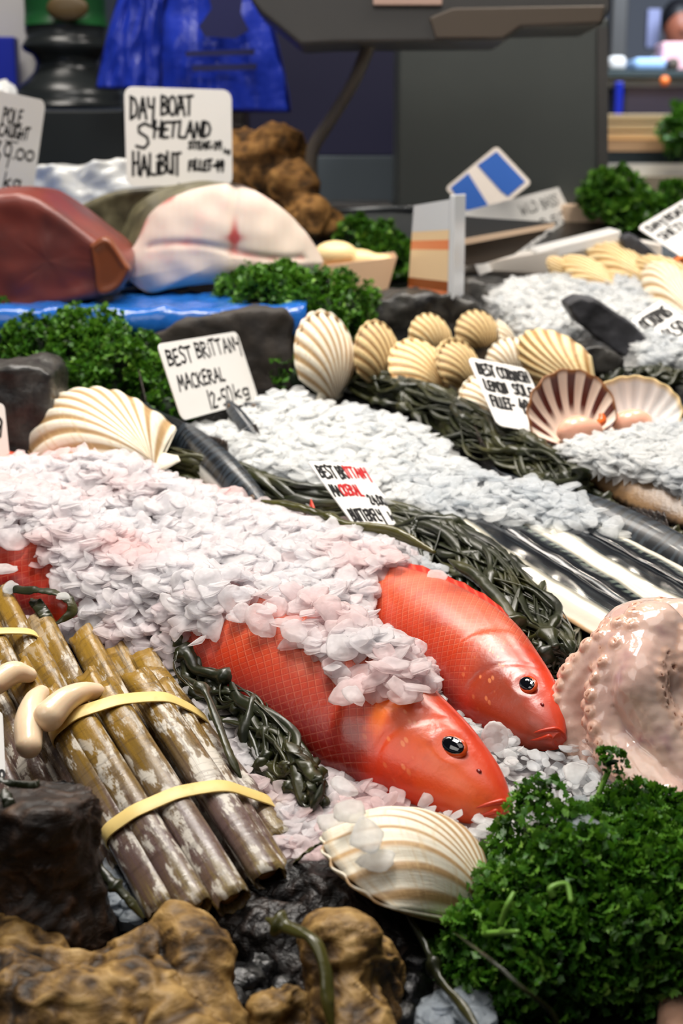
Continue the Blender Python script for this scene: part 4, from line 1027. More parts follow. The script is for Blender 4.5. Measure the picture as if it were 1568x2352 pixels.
# ------------------------------------------------------------------ parsley
def leaf_tpl():
    V = [(0, 0, 0), (0, 0, .35)]; n = 13
    for i in range(n):
        a = -2.3 + 4.6 * i / (n - 1); r = (1.0 if i % 4 == 2 else .74 if i % 2 == 0 else .62)
        V.append((math.sin(a) * r, .12 * math.cos(a * 2) + (.22 if i % 2 else -.1), .45 + math.cos(a) * r * .75))
    F = [(0, 1, 2), (0, 14, 1)] + [(1, 2 + i + 1, 2 + i) for i in range(n - 1)]
    return np.array(V), np.array([list(f) for f in F])
LT, LF = leaf_tpl()
def parsley(label, blobs, nc, per=26, leaf=.0062, tuft=.013, seed=1, stems=(), up=.0, fr=.3, group='curly parsley bunches'):
    """blobs: (centre, radius)"""
    rs = np.random.RandomState(seed); r0 = wroot('parsley_bunch', label, 'parsley', blobs[0][0], group)
    wgt = np.array([r ** 2 for c, r in blobs]); wgt /= wgt.sum(); Vs, Fs, T, n = [], [], [], 0; core = []
    for c, r in blobs: core.append(sphere(c, r * .80, 10, 14))
    for k in range(nc):
        b = rs.choice(len(blobs), p=wgt); c, r = blobs[b]; c = np.array(list(c))
        d = rs.normal(size=3); d[1] -= .55; d[2] += .45; d /= np.linalg.norm(d)
        tc = c + d * r * rs.uniform(.80, 1.16)
        if any(np.linalg.norm(tc - np.array(list(c2))) < r2 * .80 for j, (c2, r2) in enumerate(blobs) if j != b): continue
        sz = tuft * rs.uniform(.65, 1.25); shade = rs.uniform(-.12, .12)
        for _ in range(per):
            e = rs.normal(size=3) * .9 + d * 1.0; e /= np.linalg.norm(e); x = rs.normal(size=3); x -= e * x.dot(e); x /= np.linalg.norm(x); y = np.cross(e, x)
            dep = rs.uniform(.25, 1.0) ** .7; p = tc + e * sz * dep; s = leaf * rs.uniform(.6, 1.2)
            z = e + rs.normal(size=3) * .45; z /= np.linalg.norm(z); x = x - z * x.dot(z); x /= np.linalg.norm(x); y = np.cross(z, x)
            Vs.append((LT * s) @ np.array([x, y, z]) + p); Fs.append(LF + n); n += len(LT)
            tv = np.clip(-.10 + .72 * dep * dep + shade + rs.normal(0, .10), 0, 1); T.append(np.clip(tv + LT[:, 2] * .18 - .1, 0, 1))  # leaves deep in a tuft tinted darker: shade painted into the colour
    V = np.concatenate(Vs); F = np.concatenate(Fs)
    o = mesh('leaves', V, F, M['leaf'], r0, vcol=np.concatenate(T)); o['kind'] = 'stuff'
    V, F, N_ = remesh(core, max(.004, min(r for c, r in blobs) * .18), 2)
    mesh('light_block_core', V, F, M['parsley_light_block'], r0)  # added dark core that blocks light inside the bunch
    for st in stems:
        V, F = tube(crom(st, 20), np.linspace(.0028, .0018, 20) * (leaf / .0062), 8); mesh('stem', V, F, M['parsley_stem'], r0)
    return r0
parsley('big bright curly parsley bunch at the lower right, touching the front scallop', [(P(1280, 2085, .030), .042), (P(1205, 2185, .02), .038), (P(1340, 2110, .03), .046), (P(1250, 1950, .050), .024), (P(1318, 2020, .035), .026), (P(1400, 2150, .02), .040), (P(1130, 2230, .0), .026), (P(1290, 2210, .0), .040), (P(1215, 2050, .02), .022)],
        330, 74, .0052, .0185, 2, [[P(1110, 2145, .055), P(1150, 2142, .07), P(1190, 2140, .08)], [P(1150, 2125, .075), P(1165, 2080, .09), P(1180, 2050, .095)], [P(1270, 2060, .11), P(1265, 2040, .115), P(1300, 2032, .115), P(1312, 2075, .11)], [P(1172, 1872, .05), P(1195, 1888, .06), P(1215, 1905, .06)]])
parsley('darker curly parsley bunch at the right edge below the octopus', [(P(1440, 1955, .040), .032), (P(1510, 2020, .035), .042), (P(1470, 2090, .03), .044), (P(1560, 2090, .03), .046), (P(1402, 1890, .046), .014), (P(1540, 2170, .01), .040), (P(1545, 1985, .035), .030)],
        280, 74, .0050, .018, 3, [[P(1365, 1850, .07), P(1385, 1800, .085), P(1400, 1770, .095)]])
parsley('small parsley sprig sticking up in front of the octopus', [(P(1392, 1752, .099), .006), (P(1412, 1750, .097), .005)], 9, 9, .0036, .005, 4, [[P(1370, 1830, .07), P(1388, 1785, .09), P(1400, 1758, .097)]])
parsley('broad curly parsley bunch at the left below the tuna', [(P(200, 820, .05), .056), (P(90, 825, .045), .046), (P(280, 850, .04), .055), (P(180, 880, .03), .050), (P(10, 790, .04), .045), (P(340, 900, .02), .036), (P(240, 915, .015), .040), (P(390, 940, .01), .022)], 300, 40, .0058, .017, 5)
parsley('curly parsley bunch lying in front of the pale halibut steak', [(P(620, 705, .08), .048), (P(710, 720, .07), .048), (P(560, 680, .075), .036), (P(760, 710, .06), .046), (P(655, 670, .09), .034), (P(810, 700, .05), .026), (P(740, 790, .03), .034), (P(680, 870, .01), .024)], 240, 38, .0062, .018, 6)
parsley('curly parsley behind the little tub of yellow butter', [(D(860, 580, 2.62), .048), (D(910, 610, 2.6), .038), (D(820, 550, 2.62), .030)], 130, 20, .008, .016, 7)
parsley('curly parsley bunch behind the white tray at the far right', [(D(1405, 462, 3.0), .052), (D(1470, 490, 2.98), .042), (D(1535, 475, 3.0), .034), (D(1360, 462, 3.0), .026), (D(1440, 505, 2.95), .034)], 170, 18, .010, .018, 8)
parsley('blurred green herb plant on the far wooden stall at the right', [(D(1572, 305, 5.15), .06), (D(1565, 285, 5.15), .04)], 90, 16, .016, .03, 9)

# ------------------------------------------------------------------ driftwood
def driftwood(label, parts, voxel, amp, sc, mat, group=None, rid=0.0, seed=0.0):
    V, F, N_ = remesh(parts, voxel, 3)
    for i in range(len(V)):
        v = V[i]; n = fbm((v[0] * .6, v[1] * 1.15, v[2] * 1.1), sc, seed, 4) + .22 * fbm(v, sc * 4.5, seed + 3, 3)
        r = 1 - abs(noise.noise(Vector((v[0] * sc * 1.3 + seed + n, v[1] * sc * .6, v[2] * sc * 1.5 + n))))
        sw = math.sin(150 * (v[0] * .35 + v[1] * .8) + 9 * noise.noise(Vector(v * 16)) + 4 * noise.noise(Vector(v * 40)))
        V[i] = v + N_[i] * (amp * n + rid * (r ** 3 - .4) + .0011 * sw)
    o = mesh('driftwood', V, F, M[mat]); return tag(o, label, 'wood', group)
st = P(125, 2160, -.01); tp = P(125, 1800, .118)
def stump():
    base = Vector((st.x, st.y - .02, st.z)); top = Vector((st.x - .002, st.y - .012, st.z + .118))
    prof = []
    V, F = tube([base - Vector((0, 0, .05)), base + Vector((0, 0, .02)), base.lerp(top, .5), base.lerp(top, .9), top], [.050, .046, .038, .040, .037], 28, 1.0, (0, 1, 0))
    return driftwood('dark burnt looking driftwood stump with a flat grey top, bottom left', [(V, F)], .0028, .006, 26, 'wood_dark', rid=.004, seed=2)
stump()
def wpath(pp, rad): return chain([P(x, y, h) for x, y, h in pp], rad, 22, 14)
g = wpath([(-60, 2225, .01), (40, 2225, .02), (150, 2290, .02), (260, 2275, .018), (360, 2200, .026), (430, 2160, .034)], [.035, .034, .030, .030, .026, .020])
g += wpath([(-40, 2330, .02), (100, 2340, .03), (230, 2350, .03), (340, 2340, .02)], [.035, .036, .036, .034])
g += wpath([(400, 2120, .045), (445, 2180, .042), (450, 2270, .035), (500, 2380, .02)], [.016, .020, .018, .022])
g += wpath([(20, 2250, .04), (60, 2330, .04), (50, 2420, .03)], [.02, .022, .03])
g += wpath([(300, 2280, .035), (360, 2360, .03), (420, 2440, .02)], [.02, .024, .03])
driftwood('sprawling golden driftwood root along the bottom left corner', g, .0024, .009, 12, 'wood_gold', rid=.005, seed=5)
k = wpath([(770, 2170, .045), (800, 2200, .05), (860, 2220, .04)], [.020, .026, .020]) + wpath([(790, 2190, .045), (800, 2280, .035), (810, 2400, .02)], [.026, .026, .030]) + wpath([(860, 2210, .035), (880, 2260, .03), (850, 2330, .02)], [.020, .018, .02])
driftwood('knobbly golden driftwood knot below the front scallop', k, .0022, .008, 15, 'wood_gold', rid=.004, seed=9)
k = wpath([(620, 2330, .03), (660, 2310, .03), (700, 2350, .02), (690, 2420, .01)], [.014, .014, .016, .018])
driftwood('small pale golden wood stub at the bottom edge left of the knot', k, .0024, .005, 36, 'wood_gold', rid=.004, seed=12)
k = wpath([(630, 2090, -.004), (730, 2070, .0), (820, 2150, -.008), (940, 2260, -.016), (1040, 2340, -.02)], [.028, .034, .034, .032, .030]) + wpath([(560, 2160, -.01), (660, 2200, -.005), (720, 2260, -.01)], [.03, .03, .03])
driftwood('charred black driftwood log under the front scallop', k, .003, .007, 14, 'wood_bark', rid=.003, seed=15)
# wet black pebbles in the gap at the bottom
for i, (x, y, r) in enumerate([(560, 2260, .016), (610, 2225, .014), (530, 2310, .015), (650, 2270, .012), (590, 2310, .013), (930, 2280, .018), (960, 2220, .016), (900, 2350, .018), (640, 2390, .016)]):
    V, F, N_ = remesh([sphere(P(x, y, .004), r, 12, 16, (1.2, 1, .8))], .003, 2)
    for j in range(len(V)): V[j] += N_[j] * .004 * fbm(V[j], 60, i)
    tag(mesh('wet_pebble', V, F, M['wet_black']), 'glossy wet black pebble in the dark gap between the driftwood pieces', 'stone', 'wet pebbles between the driftwood')
# ------------------------------------------------------------------ handwriting
def arc(cx, cy, rx, ry, a0, a1, n=10): return [(cx + rx * math.cos(math.radians(a0 + (a1 - a0) * i / n)), cy + ry * math.sin(math.radians(a0 + (a1 - a0) * i / n))) for i in range(n + 1)]
GL = {
 'A': [[(0, 0), (.34, 1), (.66, -.02)], [(.1, .36), (.58, .40)]], 'B': [[(.06, 1), (.02, 0)], [(.06, 1), (.5, .9), (.48, .66), (.08, .54), (.56, .42), (.55, .1), (.02, 0)]],
 'C': [arc(.34, .5, .32, .5, 50, 300)], 'D': [[(.06, 1), (.02, 0)], [(.0, 1), (.4, .9), (.62, .55), (.5, .18), (.02, 0)]],
 'E': [[(.5, 1), (.06, .96), (.02, 0), (.52, .04)], [(.05, .52), (.42, .54)]], 'F': [[(.54, 1), (.06, .96), (.02, 0)], [(.05, .52), (.42, .54)]],
 'G': [arc(.34, .5, .32, .5, 50, 320), [(.36, .42), (.64, .42), (.6, 0)]], 'H': [[(.05, 1), (.0, -.05)], [(.55, 1), (.5, 0)], [(.02, .48), (.54, .54)]],
 'I': [[(.12, 1), (.08, 0)]], 'K': [[(.05, 1), (.0, 0)], [(.52, .95), (.05, .45), (.58, 0)]], 'L': [[(.08, 1), (.02, .04), (.5, .0)]],
 'M': [[(0, -.05), (.12, 1), (.36, .3), (.62, 1), (.72, 0)]], 'N': [[(.0, 0), (.08, 1), (.5, .04), (.58, 1)]], 'O': [arc(.32, .5, .32, .5, 90, 450, 14)],
 'P': [[(.08, 1), (.02, 0)], [(.02, .96), (.48, .94), (.54, .66), (.06, .48)]], 'R': [[(.06, 1), (.02, 0)], [(.02, .97), (.48, .92), (.48, .64), (.06, .5), (.6, 0)]],
 'S': [[(.56, .9), (.34, 1), (.1, .86), (.12, .64), (.46, .44), (.52, .2), (.34, 0), (.02, .08)]], 'T': [[(-.04, .95), (.6, 1)], [(.28, .98), (.24, 0)]],
 'U': [[(.04, 1), (.04, .25), (.24, 0), (.48, .2), (.54, 1), (.54, 0)]], 'W': [[(0, 1), (.16, 0), (.36, .7), (.54, 0), (.74, 1)]], 'Y': [[(.0, 1), (.06, .6), (.44, .58)], [(.56, 1), (.42, -.35)]],
 'a': [arc(.22, .28, .22, .28, 40, 400, 12), [(.46, .54), (.46, 0)]], 'e': [[(.04, .3), (.44, .34), (.3, .56), (.06, .4), (.1, .06), (.44, .06)]],
 'g': [arc(.24, .3, .22, .26, 20, 380, 12), [(.48, .56), (.44, -.3), (.1, -.34)]], 'i': [[(.1, .55), (.08, 0)], [(.1, .8), (.13, .84)]], 'k': [[(.05, 1), (.0, 0)], [(.42, .55), (.04, .26), (.46, 0)]],
 'l': [[(.1, 1), (.06, 0)]], 'm': [[(0, 0), (.04, .5), (.22, .45), (.26, 0), (.3, .45), (.48, .46), (.52, 0)]], 'n': [[(0, 0), (.04, .5), (.3, .5), (.36, 0)]], 'o': [arc(.22, .28, .22, .27, 90, 450, 12)],
 'r': [[(0, 0), (.04, .5), (.3, .5)]], 's': [[(.36, .5), (.08, .44), (.32, .2), (.02, .02)]], 't': [[(.16, .8), (.12, 0), (.3, 0)], [(-.02, .5), (.34, .54)]], 'd': [arc(.2, .26, .2, .26, 40, 400, 12), [(.46, 1), (.44, 0)]],
 '0': [arc(.26, .5, .25, .5, 90, 450, 14)], '1': [[(.1, 1), (.06, 0)]], '2': [[(.02, .8), (.24, 1), (.48, .78), (.02, .02), (.54, .04)]], '3': [[(.04, .94), (.4, .98), (.2, .58), (.48, .4), (.36, .04), (.0, .04)]],
 '4': [[(.3, 1), (.0, .36), (.56, .4)], [(.42, .7), (.38, -.1)]], '5': [[(.52, 1), (.1, .96), (.06, .58), (.44, .5), (.44, .1), (.0, .02)]], '9': [arc(.26, .7, .22, .28, 0, 360, 12), [(.48, .75), (.36, -.1)]],
 '.': [[(.06, .02), (.1, .06)]], '-': [[(.04, .42), (.34, .46)]], '/': [[(.0, -.1), (.3, 1.05)]], '_': [[(0, 0), (1.0, .1)]], ':': [[(.08, .9), (.12, .94)], [(.3, .9), (.34, .94)]], '·': [[(.06, .45), (.1, .49)]],
}
def glyph_w(ch):
    if ch == ' ': return .34
    return max(x for st in GL[ch] for x, y in st) + .16
def ribbon(pts, hw, z, out, to3):
    """flat pen stroke with round ends"""
    p = np.array(pts, float)
    if len(p) > 2: p = crom(p, 5 * len(p)) if len(p) > 8 else np.concatenate([np.linspace(p[i], p[i + 1], 5) for i in range(len(p) - 1)])
    n = len(p); tg = np.gradient(p, axis=0); tg /= np.linalg.norm(tg, axis=1)[:, None] + 1e-9; nr = np.stack([-tg[:, 1], tg[:, 0]], -1)
    L = [p[i] + nr[i] * hw for i in range(n)]; R_ = [p[i] - nr[i] * hw for i in range(n)]
    e = [p[-1] + tg[-1] * hw * math.cos(a) - nr[-1] * hw * math.sin(a) for a in np.linspace(-1.2, 1.2, 5)]; s = [p[0] - tg[0] * hw * math.cos(a) + nr[0] * hw * math.sin(a) for a in np.linspace(-1.2, 1.2, 5)]
    poly_v = L + R_; F = [(i, i + 1, n + i + 1, n + i) for i in range(n - 1)]; k = len(poly_v)
    poly_v += e + s; F += [(n - 1,) + tuple(k + j for j in range(5)) + (2 * n - 1,), (n,) + tuple(k + 5 + j for j in range(5)) + (0,)]
    out.append((np.array([to3(a[0], a[1], z) for a in poly_v]), F))
def fit_rect(cpx, anchor, emin=-15):
    """the flat rectangular card whose corners fall on the four pixels, standing with its lower edge at anchor"""
    rays = [ray(*c) for c in cpx]; best = None; o = Vector((0, 0, CAMZ))
    for az in range(-85, 86, 5):
        for el in range(emin, 86, 5):
            a, e = math.radians(az), math.radians(el); n = Vector((math.sin(a) * math.cos(e), -math.cos(a) * math.cos(e), math.sin(e)))
            q_ = []
            for d in rays:
                dn = d.dot(n)
                if dn > -.05: break
                q_.append(o + d * ((anchor - o).dot(n) / dn))
            if len(q_) < 4: continue
            u1, u2, v1, v2 = q_[1] - q_[0], q_[2] - q_[3], q_[3] - q_[0], q_[2] - q_[1]
            c = abs(u1.normalized().dot(v1.normalized())) + abs(u2.normalized().dot(v2.normalized())) + abs(math.log(u1.length / u2.length)) + abs(math.log(v1.length / v2.length))
            c += .12 * max(0, abs(math.log(u1.length / v1.length)) - .25) + .0006 * abs(el) + .0003 * abs(az)
            if best is None or c < best[0]: best = (c, q_, n)
    return best[1], best[2]
def card(name, label, cpx, anchor, lines, rad=.10, th=.0016, mat='sign_white', pen=.02, cat_='price sign', group='handwritten white price cards', emin=-15):
    q_, n = fit_rect(cpx, anchor, emin)
    TL = q_[0]; U = ((q_[1] - q_[0]) + (q_[2] - q_[3])) / 2; W_ = ((q_[3] - q_[0]) + (q_[2] - q_[1])) / 2
    U_, V_ = U.normalized(), W_.normalized(); V_ = (V_ - U_ * V_.dot(U_)).normalized(); n = V_.cross(U_) if V_.cross(U_).dot(n) > 0 else U_.cross(V_)
    w, h = U.length, W_.length; r = min(w, h) * rad
    to3 = lambda a, b, z: TL + U_ * (a) + V_ * (b) + n * z
    rt = wroot(name, label, cat_, q_[3].lerp(q_[2], .5), group)
    out = []
    for cx, cy, a0 in ((w - r, r, -90), (w - r, h - r, 0), (r, h - r, 90), (r, r, 180)):
        out += arc(cx, cy, r, r, a0, a0 + 90, 6)
    V, F = prism([to3(a, b, -th) for a, b in out], n * th)
    bevel(mesh('card', V, F, M[mat], rt, smooth=False), .0003, 2)
    inks = {}
    for text, u0, u1, v0, v1, ink, sl in lines:
        tw = sum(glyph_w(c) for c in text); sx = (u1 - u0) * w / tw; sy = (v1 - v0) * h; x = u0 * w
        rs = random.Random(text)
        for ch in text:
            if ch != ' ':
                jy = rs.uniform(-.05, .05) * sy; g_ = rs.uniform(.94, 1.08)
                for st in GL[ch]:
                    pts = [(x + px * sx + sl * py * sy, v1 * h - py * sy * g_ + jy + (x / w - u0) * 0) for px, py in st]
                    ribbon(pts, min(pen * h * 1.2, sy * .17), .0004, inks.setdefault(ink, []), to3)
            x += glyph_w(ch) * sx
    for ink, out in inks.items():
        V, F = cat(out); mesh('handwriting', V, F, M[ink], rt, smooth=False)
    return rt
K, R_ = 'ink_black', 'ink_red'
TZ = 1.238                                              # top of the raised tier
card('price_card', 'tall white card reading Day Boat Shetland Halibut above the halibut steak', [(285, 198), (532, 207), (536, 428), (294, 428)], D(415, 428, 2.46),
     [('DAY', .05, .28, .11, .32, K, .02), ('BOAT', .33, .64, .09, .27, K, .02), (':', .48, .56, .075, .3, K, 0), ('S', .09, .25, .35, .60, K, .05), ('HETLAND', .26, .80, .34, .50, K, .1), ('HALiBUT', .06, .52, .67, .88, K, .0),
      ('STEAK-39', .58, .90, .535, .61, K, .03), ('kg', .92, .985, .60, .65, K, 0), ('FiLLET-49', .58, .92, .73, .83, K, .03), ('. .', .47, .60, .93, .97, 'hole', 0)], pen=.013)
card('price_card', 'white card reading Pole Caught 39.00 kg, cut by the left edge', [(-150, 175), (106, 248), (70, 448), (-186, 440)], D(-20, 448, 2.42),
     [('POLE', .61, .80, .16, .30, K, .02), ('CAUGHT', .59, .89, .32, .43, K, .05), ('_', .66, .80, .44, .48, K, 0), ('39', .56, .75, .50, .72, K, .05), ('.OO', .75, .97, .54, .64, K, .04), ('kg', .70, .88, .80, .94, K, .02)], pen=.011)
card('price_card', 'white card reading Best Brittany Mackeral 12-50 kg standing on the ice', [(361, 790), (547, 770), (594, 919), (421, 977)], P(507, 955, .02),
     [('BEST', .05, .36, .10, .30, K, .04), ('BRiTTANY', .40, .99, .07, .27, K, .04), ('MACKERAL', .08, .66, .44, .62, K, .1), ('12-50', .36, .68, .72, .94, K, .1), ('kg', .70, .92, .72, .90, K, .1)], pen=.014)
card('price_card', 'white card with red and black writing, Brittany Mackeral Butterfly 24.00', [(706, 1058), (836, 1064), (940, 1205), (832, 1205)], P(886, 1205, .03),
     [('BEST', .04, .36, .08, .27, K, .12), ('BR', .40, .56, .08, .27, K, .1), ('ITTANY', .56, .99, .08, .25, R_, .1), ('MA', .03, .2, .38, .55, K, .12), ('CKERAL', .2, .60, .38, .54, R_, .12), ('BUTTERFLY', .05, .66, .76, .93, K, .12), ('24.00', .62, .93, .54, .68, K, .1), ('lo', .78, .92, .80, .92, K, .1)], pen=.014, rad=.06)
card('price_card', 'white card reading Best Cornish Lemon Sole Fillet 49 kg on seaweed', [(1073, 819), (1206, 848), (1277, 1000), (1137, 979)], P(1207, 995, .03),
     [('BEST', .08, .38, .08, .25, K, .06), ('CORNiSH', .42, .96, .08, .24, K, .04), ('LEMON', .08, .46, .33, .48, K, .05), ('SOLE', .56, .92, .31, .47, K, .05), ('FiLLET-', .07, .46, .56, .72, K, .06), ('49/kg', .54, .94, .54, .72, K, .08), ('. .', .5, .66, .93, .97, 'hole', 0)], pen=.016)
card('price_card', 'tilted white card propped behind the knife, upper writing Wild Bass', [(1040, 492), (1292, 436), (1336, 548), (1110, 640)], D(1220, 592, 2.78),
     [('WiLD', .54, .72, .12, .30, K, 0), ('BASS', .75, .93, .12, .30, K, 0), ('39.50', .58, .95, .46, .62, K, 0), ('FiLLET', .4, .75, .72, .90, K, 0)], pen=.012, rad=.05, emin=15)
card('price_card', 'white card with slanted writing standing on dark slate at the right edge', [(1462, 522), (1560, 448), (1660, 540), (1510, 612)], D(1545, 600, 2.50),
     [('DAY BOAT', .08, .8, .08, .24, K, 0), ('SHETLAND', .06, .9, .34, .50, K, 0), ('49', .36, .6, .60, .76, K, 0)], pen=.012)
card('price_card', 'small white card leaning by the black slab at the right edge', [(1448, 735), (1512, 692), (1610, 760), (1535, 812)], P(1560, 810, .02),
     [('OCTOPUS', .08, .92, .12, .40, K, 0), ('13.50', .3, .9, .56, .84, K, 0)], pen=.018)
card('price_card', 'white card at the left edge by the black stone, only a digit showing', [(-110, 930), (10, 926), (24, 1066), (-96, 1076)], P(-40, 1066, .04), [('9', .72, .95, .22, .52, K, .05)], pen=.02)
card('price_card', 'sliver of a white card at the left edge above the driftwood stump', [(-140, 1636), (6, 1632), (14, 1790), (-136, 1796)], P(-60, 1790, .08), [('0', .90, 1.0, .88, .98, K, 0)], pen=.02)

# ------------------------------------------------------------------ raised tier with tuna and halibut
def T(px, py): return Z(px, py, TZ)
V, F = prism([(-.90, 2.02, bedz(2.02)), (-.90, 2.02, TZ - .005), (-.90, 2.56, TZ - .005), (-.90, 2.56, bedz(2.56))], (.86, 0, 0)); o = mesh('tier', V, F, M['slate_grey'], smooth=False); tag(o, 'low grey block under the blue plastic sheet', 'block')
n = 70; Pg = np.zeros((n, 46, 3))
for i, x in enumerate(np.linspace(-.92, -.05, n)):
    for j in range(46):
        s = j / 45 * .86
        y = 2.02 + s - .05 if s > .05 else 2.017; z = TZ + .004 if s > .05 else TZ + .004 - (.05 - s) * .8
        z += .006 * noise.noise(Vector((x * 22, s * 30, 1))) + .005 * noise.noise(Vector((x * 50, s * 40, 4)))
        Pg[i, j] = (x, y - .006 * noise.noise(Vector((x * 18, 0, 2))), z + (.02 * max(0, (x + .22)) if x > -.22 else 0))
V, q_ = grid(Pg); tag(solid(mesh('plastic_sheet', V, q_, M['blueplastic']), .0012), 'crinkled bright blue plastic sheet under the tuna and halibut', 'sheet')
# tuna: chunk with a curved cut face
def slab(px, Yf, depth, back_scale, back_up, res=18):
    """rounded body whose front outline is given in pixels at depth Yf"""
    a = [D(x, y, Yf) for x, y in px]; c = sum(a, Vector()) / len(a); rings = []
    p = crom(a + [a[0]], 80)[:-1]
    for k, (dy, sc) in enumerate([(0, .0), (0, .12), (0, .24), (0, .36), (0, .48), (0, .6), (-.001, .7), (-.002, .8), (-.002, .88), (0, .95), (.004, .985), (.010, 1.0), (depth * .4, 1.0), (depth * .8, back_scale), (depth, back_scale * .8), (depth, 0)]):
        rings.append(np.array(list(c)) + (p - np.array(list(c))) * sc + np.array([0, dy, back_up * max(0, dy) / depth]))
    V, q_ = grid(np.array(rings), cv=True); return V, [tuple(f) for f in q_]
V, F = slab([(-120, 470), (0, 446), (70, 450), (130, 485), (210, 545), (270, 590), (290, 625), (270, 670), (200, 690), (100, 708), (0, 735), (-120, 750)], 2.10, .22, .9, .02)
V = V + np.array([0, -.005, .003]) * np.array([fbm(v, 14, 2, 4) for v in V])[:, None]
rt = wroot('tuna_loin', 'dark red tuna loin at the left edge below the Pole Caught card', 'seafood', D(60, 725, 2.1)); mesh('flesh', V, F, M['tuna'], rt)
V, F = slab([(205, 560), (245, 545), (285, 600), (296, 625), (270, 668), (225, 680), (215, 620)], 2.094, .05, .8, .0); mesh('skin_edge', V, F, M['tuna_edge'], rt)
# halibut: steak face, body behind
hp = [(292, 640), (290, 600), (320, 540), (345, 490), (400, 450), (470, 428), (540, 422), (590, 440), (650, 480), (700, 530), (738, 590), (735, 612), (680, 640), (600, 652), (500, 650), (400, 662), (340, 672)]
Yh = 2.24
a = [D(x, y, Yh) for x, y in hp]; p = crom(a + [a[0]], 160)[:-1]; c = np.array(list(D(525, 590, Yh)))
rings, tint = [], []
for k in range(26):
    sc = 1 - (k / 25); row = []
    for v in p:
        w_ = c + (v - c) * sc; px, py = proj(w_)
        g1 = math.exp(-((px - 540) / 10) ** 2) * (1 if py < 590 else .5); g2 = math.exp(-((py - (575 - 18 * math.sin((px - 300) / 75))) / 9) ** 2) * (.8 if 340 < px < 700 else 0)
        bulge = .020 * (1 - sc ** 3) - .005 * g1 - .004 * g2 + .003 * noise.noise(Vector(w_ * 30))
        row.append(w_ + np.array([0, -bulge, 0])); edge_ = max(0, (sc - .93) / .07) * (.25 + .6 * (px < 400 and py < 600)) * (.6 + noise.noise(Vector(w_ * 40)))
        tint.append(min(1, .85 * g1 * math.exp(-((py - 540) / 40) ** 2) + .7 * g2 * (.5 + noise.noise(Vector(w_ * 45))) + edge_ + .7 * math.exp(-(((px - 540) / 28) ** 2 + ((py - 545) / 10) ** 2))))
    rings.append(row)
rt = wroot('halibut_steak', 'thick pale pink halibut steak with a brown skinned side', 'seafood', D(520, 665, Yh))
V, q_ = grid(np.array(rings), cv=True); mesh('flesh', V, q_, M['halibut'], rt, vcol=np.clip(np.array(tint), 0, 1))
rings = [p + np.array([0, 0, 0]), p * np.array([1, 1, 1]) + np.array([-.01, .05, .0]), c + (p - c) * .93 + np.array([-.05, .14, .01]), c + (p - c) * .7 + np.array([-.10, .24, .02]), c + (p - c) * .02 + np.array([-.12, .28, .0])]
V, q_ = grid(np.array(rings), cv=True); mesh('skin', V, q_, M['halskin'], rt)
# brown fish body behind the halibut, white plastic parcel
V, F = slab([(140, 520), (170, 480), (260, 440), (350, 430), (430, 428), (470, 470), (440, 560), (300, 600), (180, 590)], 2.44, .16, .9, .0); o = mesh('halibut_tail', V, F, M['halskin']); tag(o, 'brown grey fish back between the tuna and the halibut steak', 'fish')
V, F = slab([(60, 470), (75, 400), (110, 382), (200, 372), (290, 360), (340, 380), (360, 430), (250, 450), (200, 475), (120, 485)], 2.66, .12, .9, .0)
for i in range(len(V)): V[i] += np.array([0, -.02, .012]) * fbm(V[i], 18, 3, 3)
o = mesh('plastic_parcel', V, F, M['whiteplastic']); tag(o, 'shiny white plastic wrapped parcel behind the tuna', 'parcel')
# stones holding the tier
def stone(name, label, px, Y, depth, mat, amp=.006, cat_='stone', vox=.006):
    V, F = prism([D(x, y, Y) for x, y in px], (0, depth, 0)); V, F, N_ = remesh([(V, F)], vox, 4)
    for i in range(len(V)): V[i] += N_[i] * amp * fbm(V[i], 24, 5)
    return tag(mesh(name, V, F, M[mat]), label, cat_)
stone('stone_block', 'dark stone block behind the Best Brittany Mackeral card', [(330, 775), (420, 735), (540, 712), (650, 712), (672, 740), (668, 900), (620, 925), (330, 925)], 2.0, .09, 'stone_dark')
stone('stone_block', 'rough black stone block at the left edge beside the cream scallop', [(-80, 850), (90, 838), (118, 860), (122, 905), (130, 1060), (-80, 1060)], 1.72, .10, 'rock_black', .008)
stone('black_rock', 'mottled wet black rock behind the standing scallop row', [(850, 690), (940, 672), (1040, 680), (1100, 700), (1140, 740), (1120, 775), (850, 790)], 2.28, .12, 'rock_black', .010)
stone('black_rock', 'black rock between the white tray and the ice at the back', [(1035, 655), (1080, 645), (1160, 650), (1175, 690), (1060, 720)], 2.45, .10, 'rock_black', .010)
stone('dark_slab', 'long black slab lying in the ice at the far right', [(1300, 700), (1330, 682), (1370, 690), (1440, 735), (1500, 790), (1450, 830), (1400, 800), (1330, 745)], 2.12, .07, 'slate', .003, 'slab', .004)
stone('black_rock', 'flat black rock under the long black slab', [(1300, 810), (1380, 790), (1440, 830), (1420, 870), (1340, 850)], 2.02, .08, 'rock_black', .006)
stone('slate_piece', 'dark slate piece under the card at the right edge', [(1425, 545), (1450, 535), (1520, 590), (1640, 640), (1640, 680), (1500, 625), (1440, 590)], 2.52, .05, 'slate', .003, 'slab', .005)
V, F = slab([(1545, 600), (1575, 585), (1620, 590), (1620, 640), (1560, 625)], 2.5, .05, .8, .0); tag(mesh('salmon_piece', V, F, M['orange']), 'orange piece of fish at the right edge under the slanted card', 'seafood')

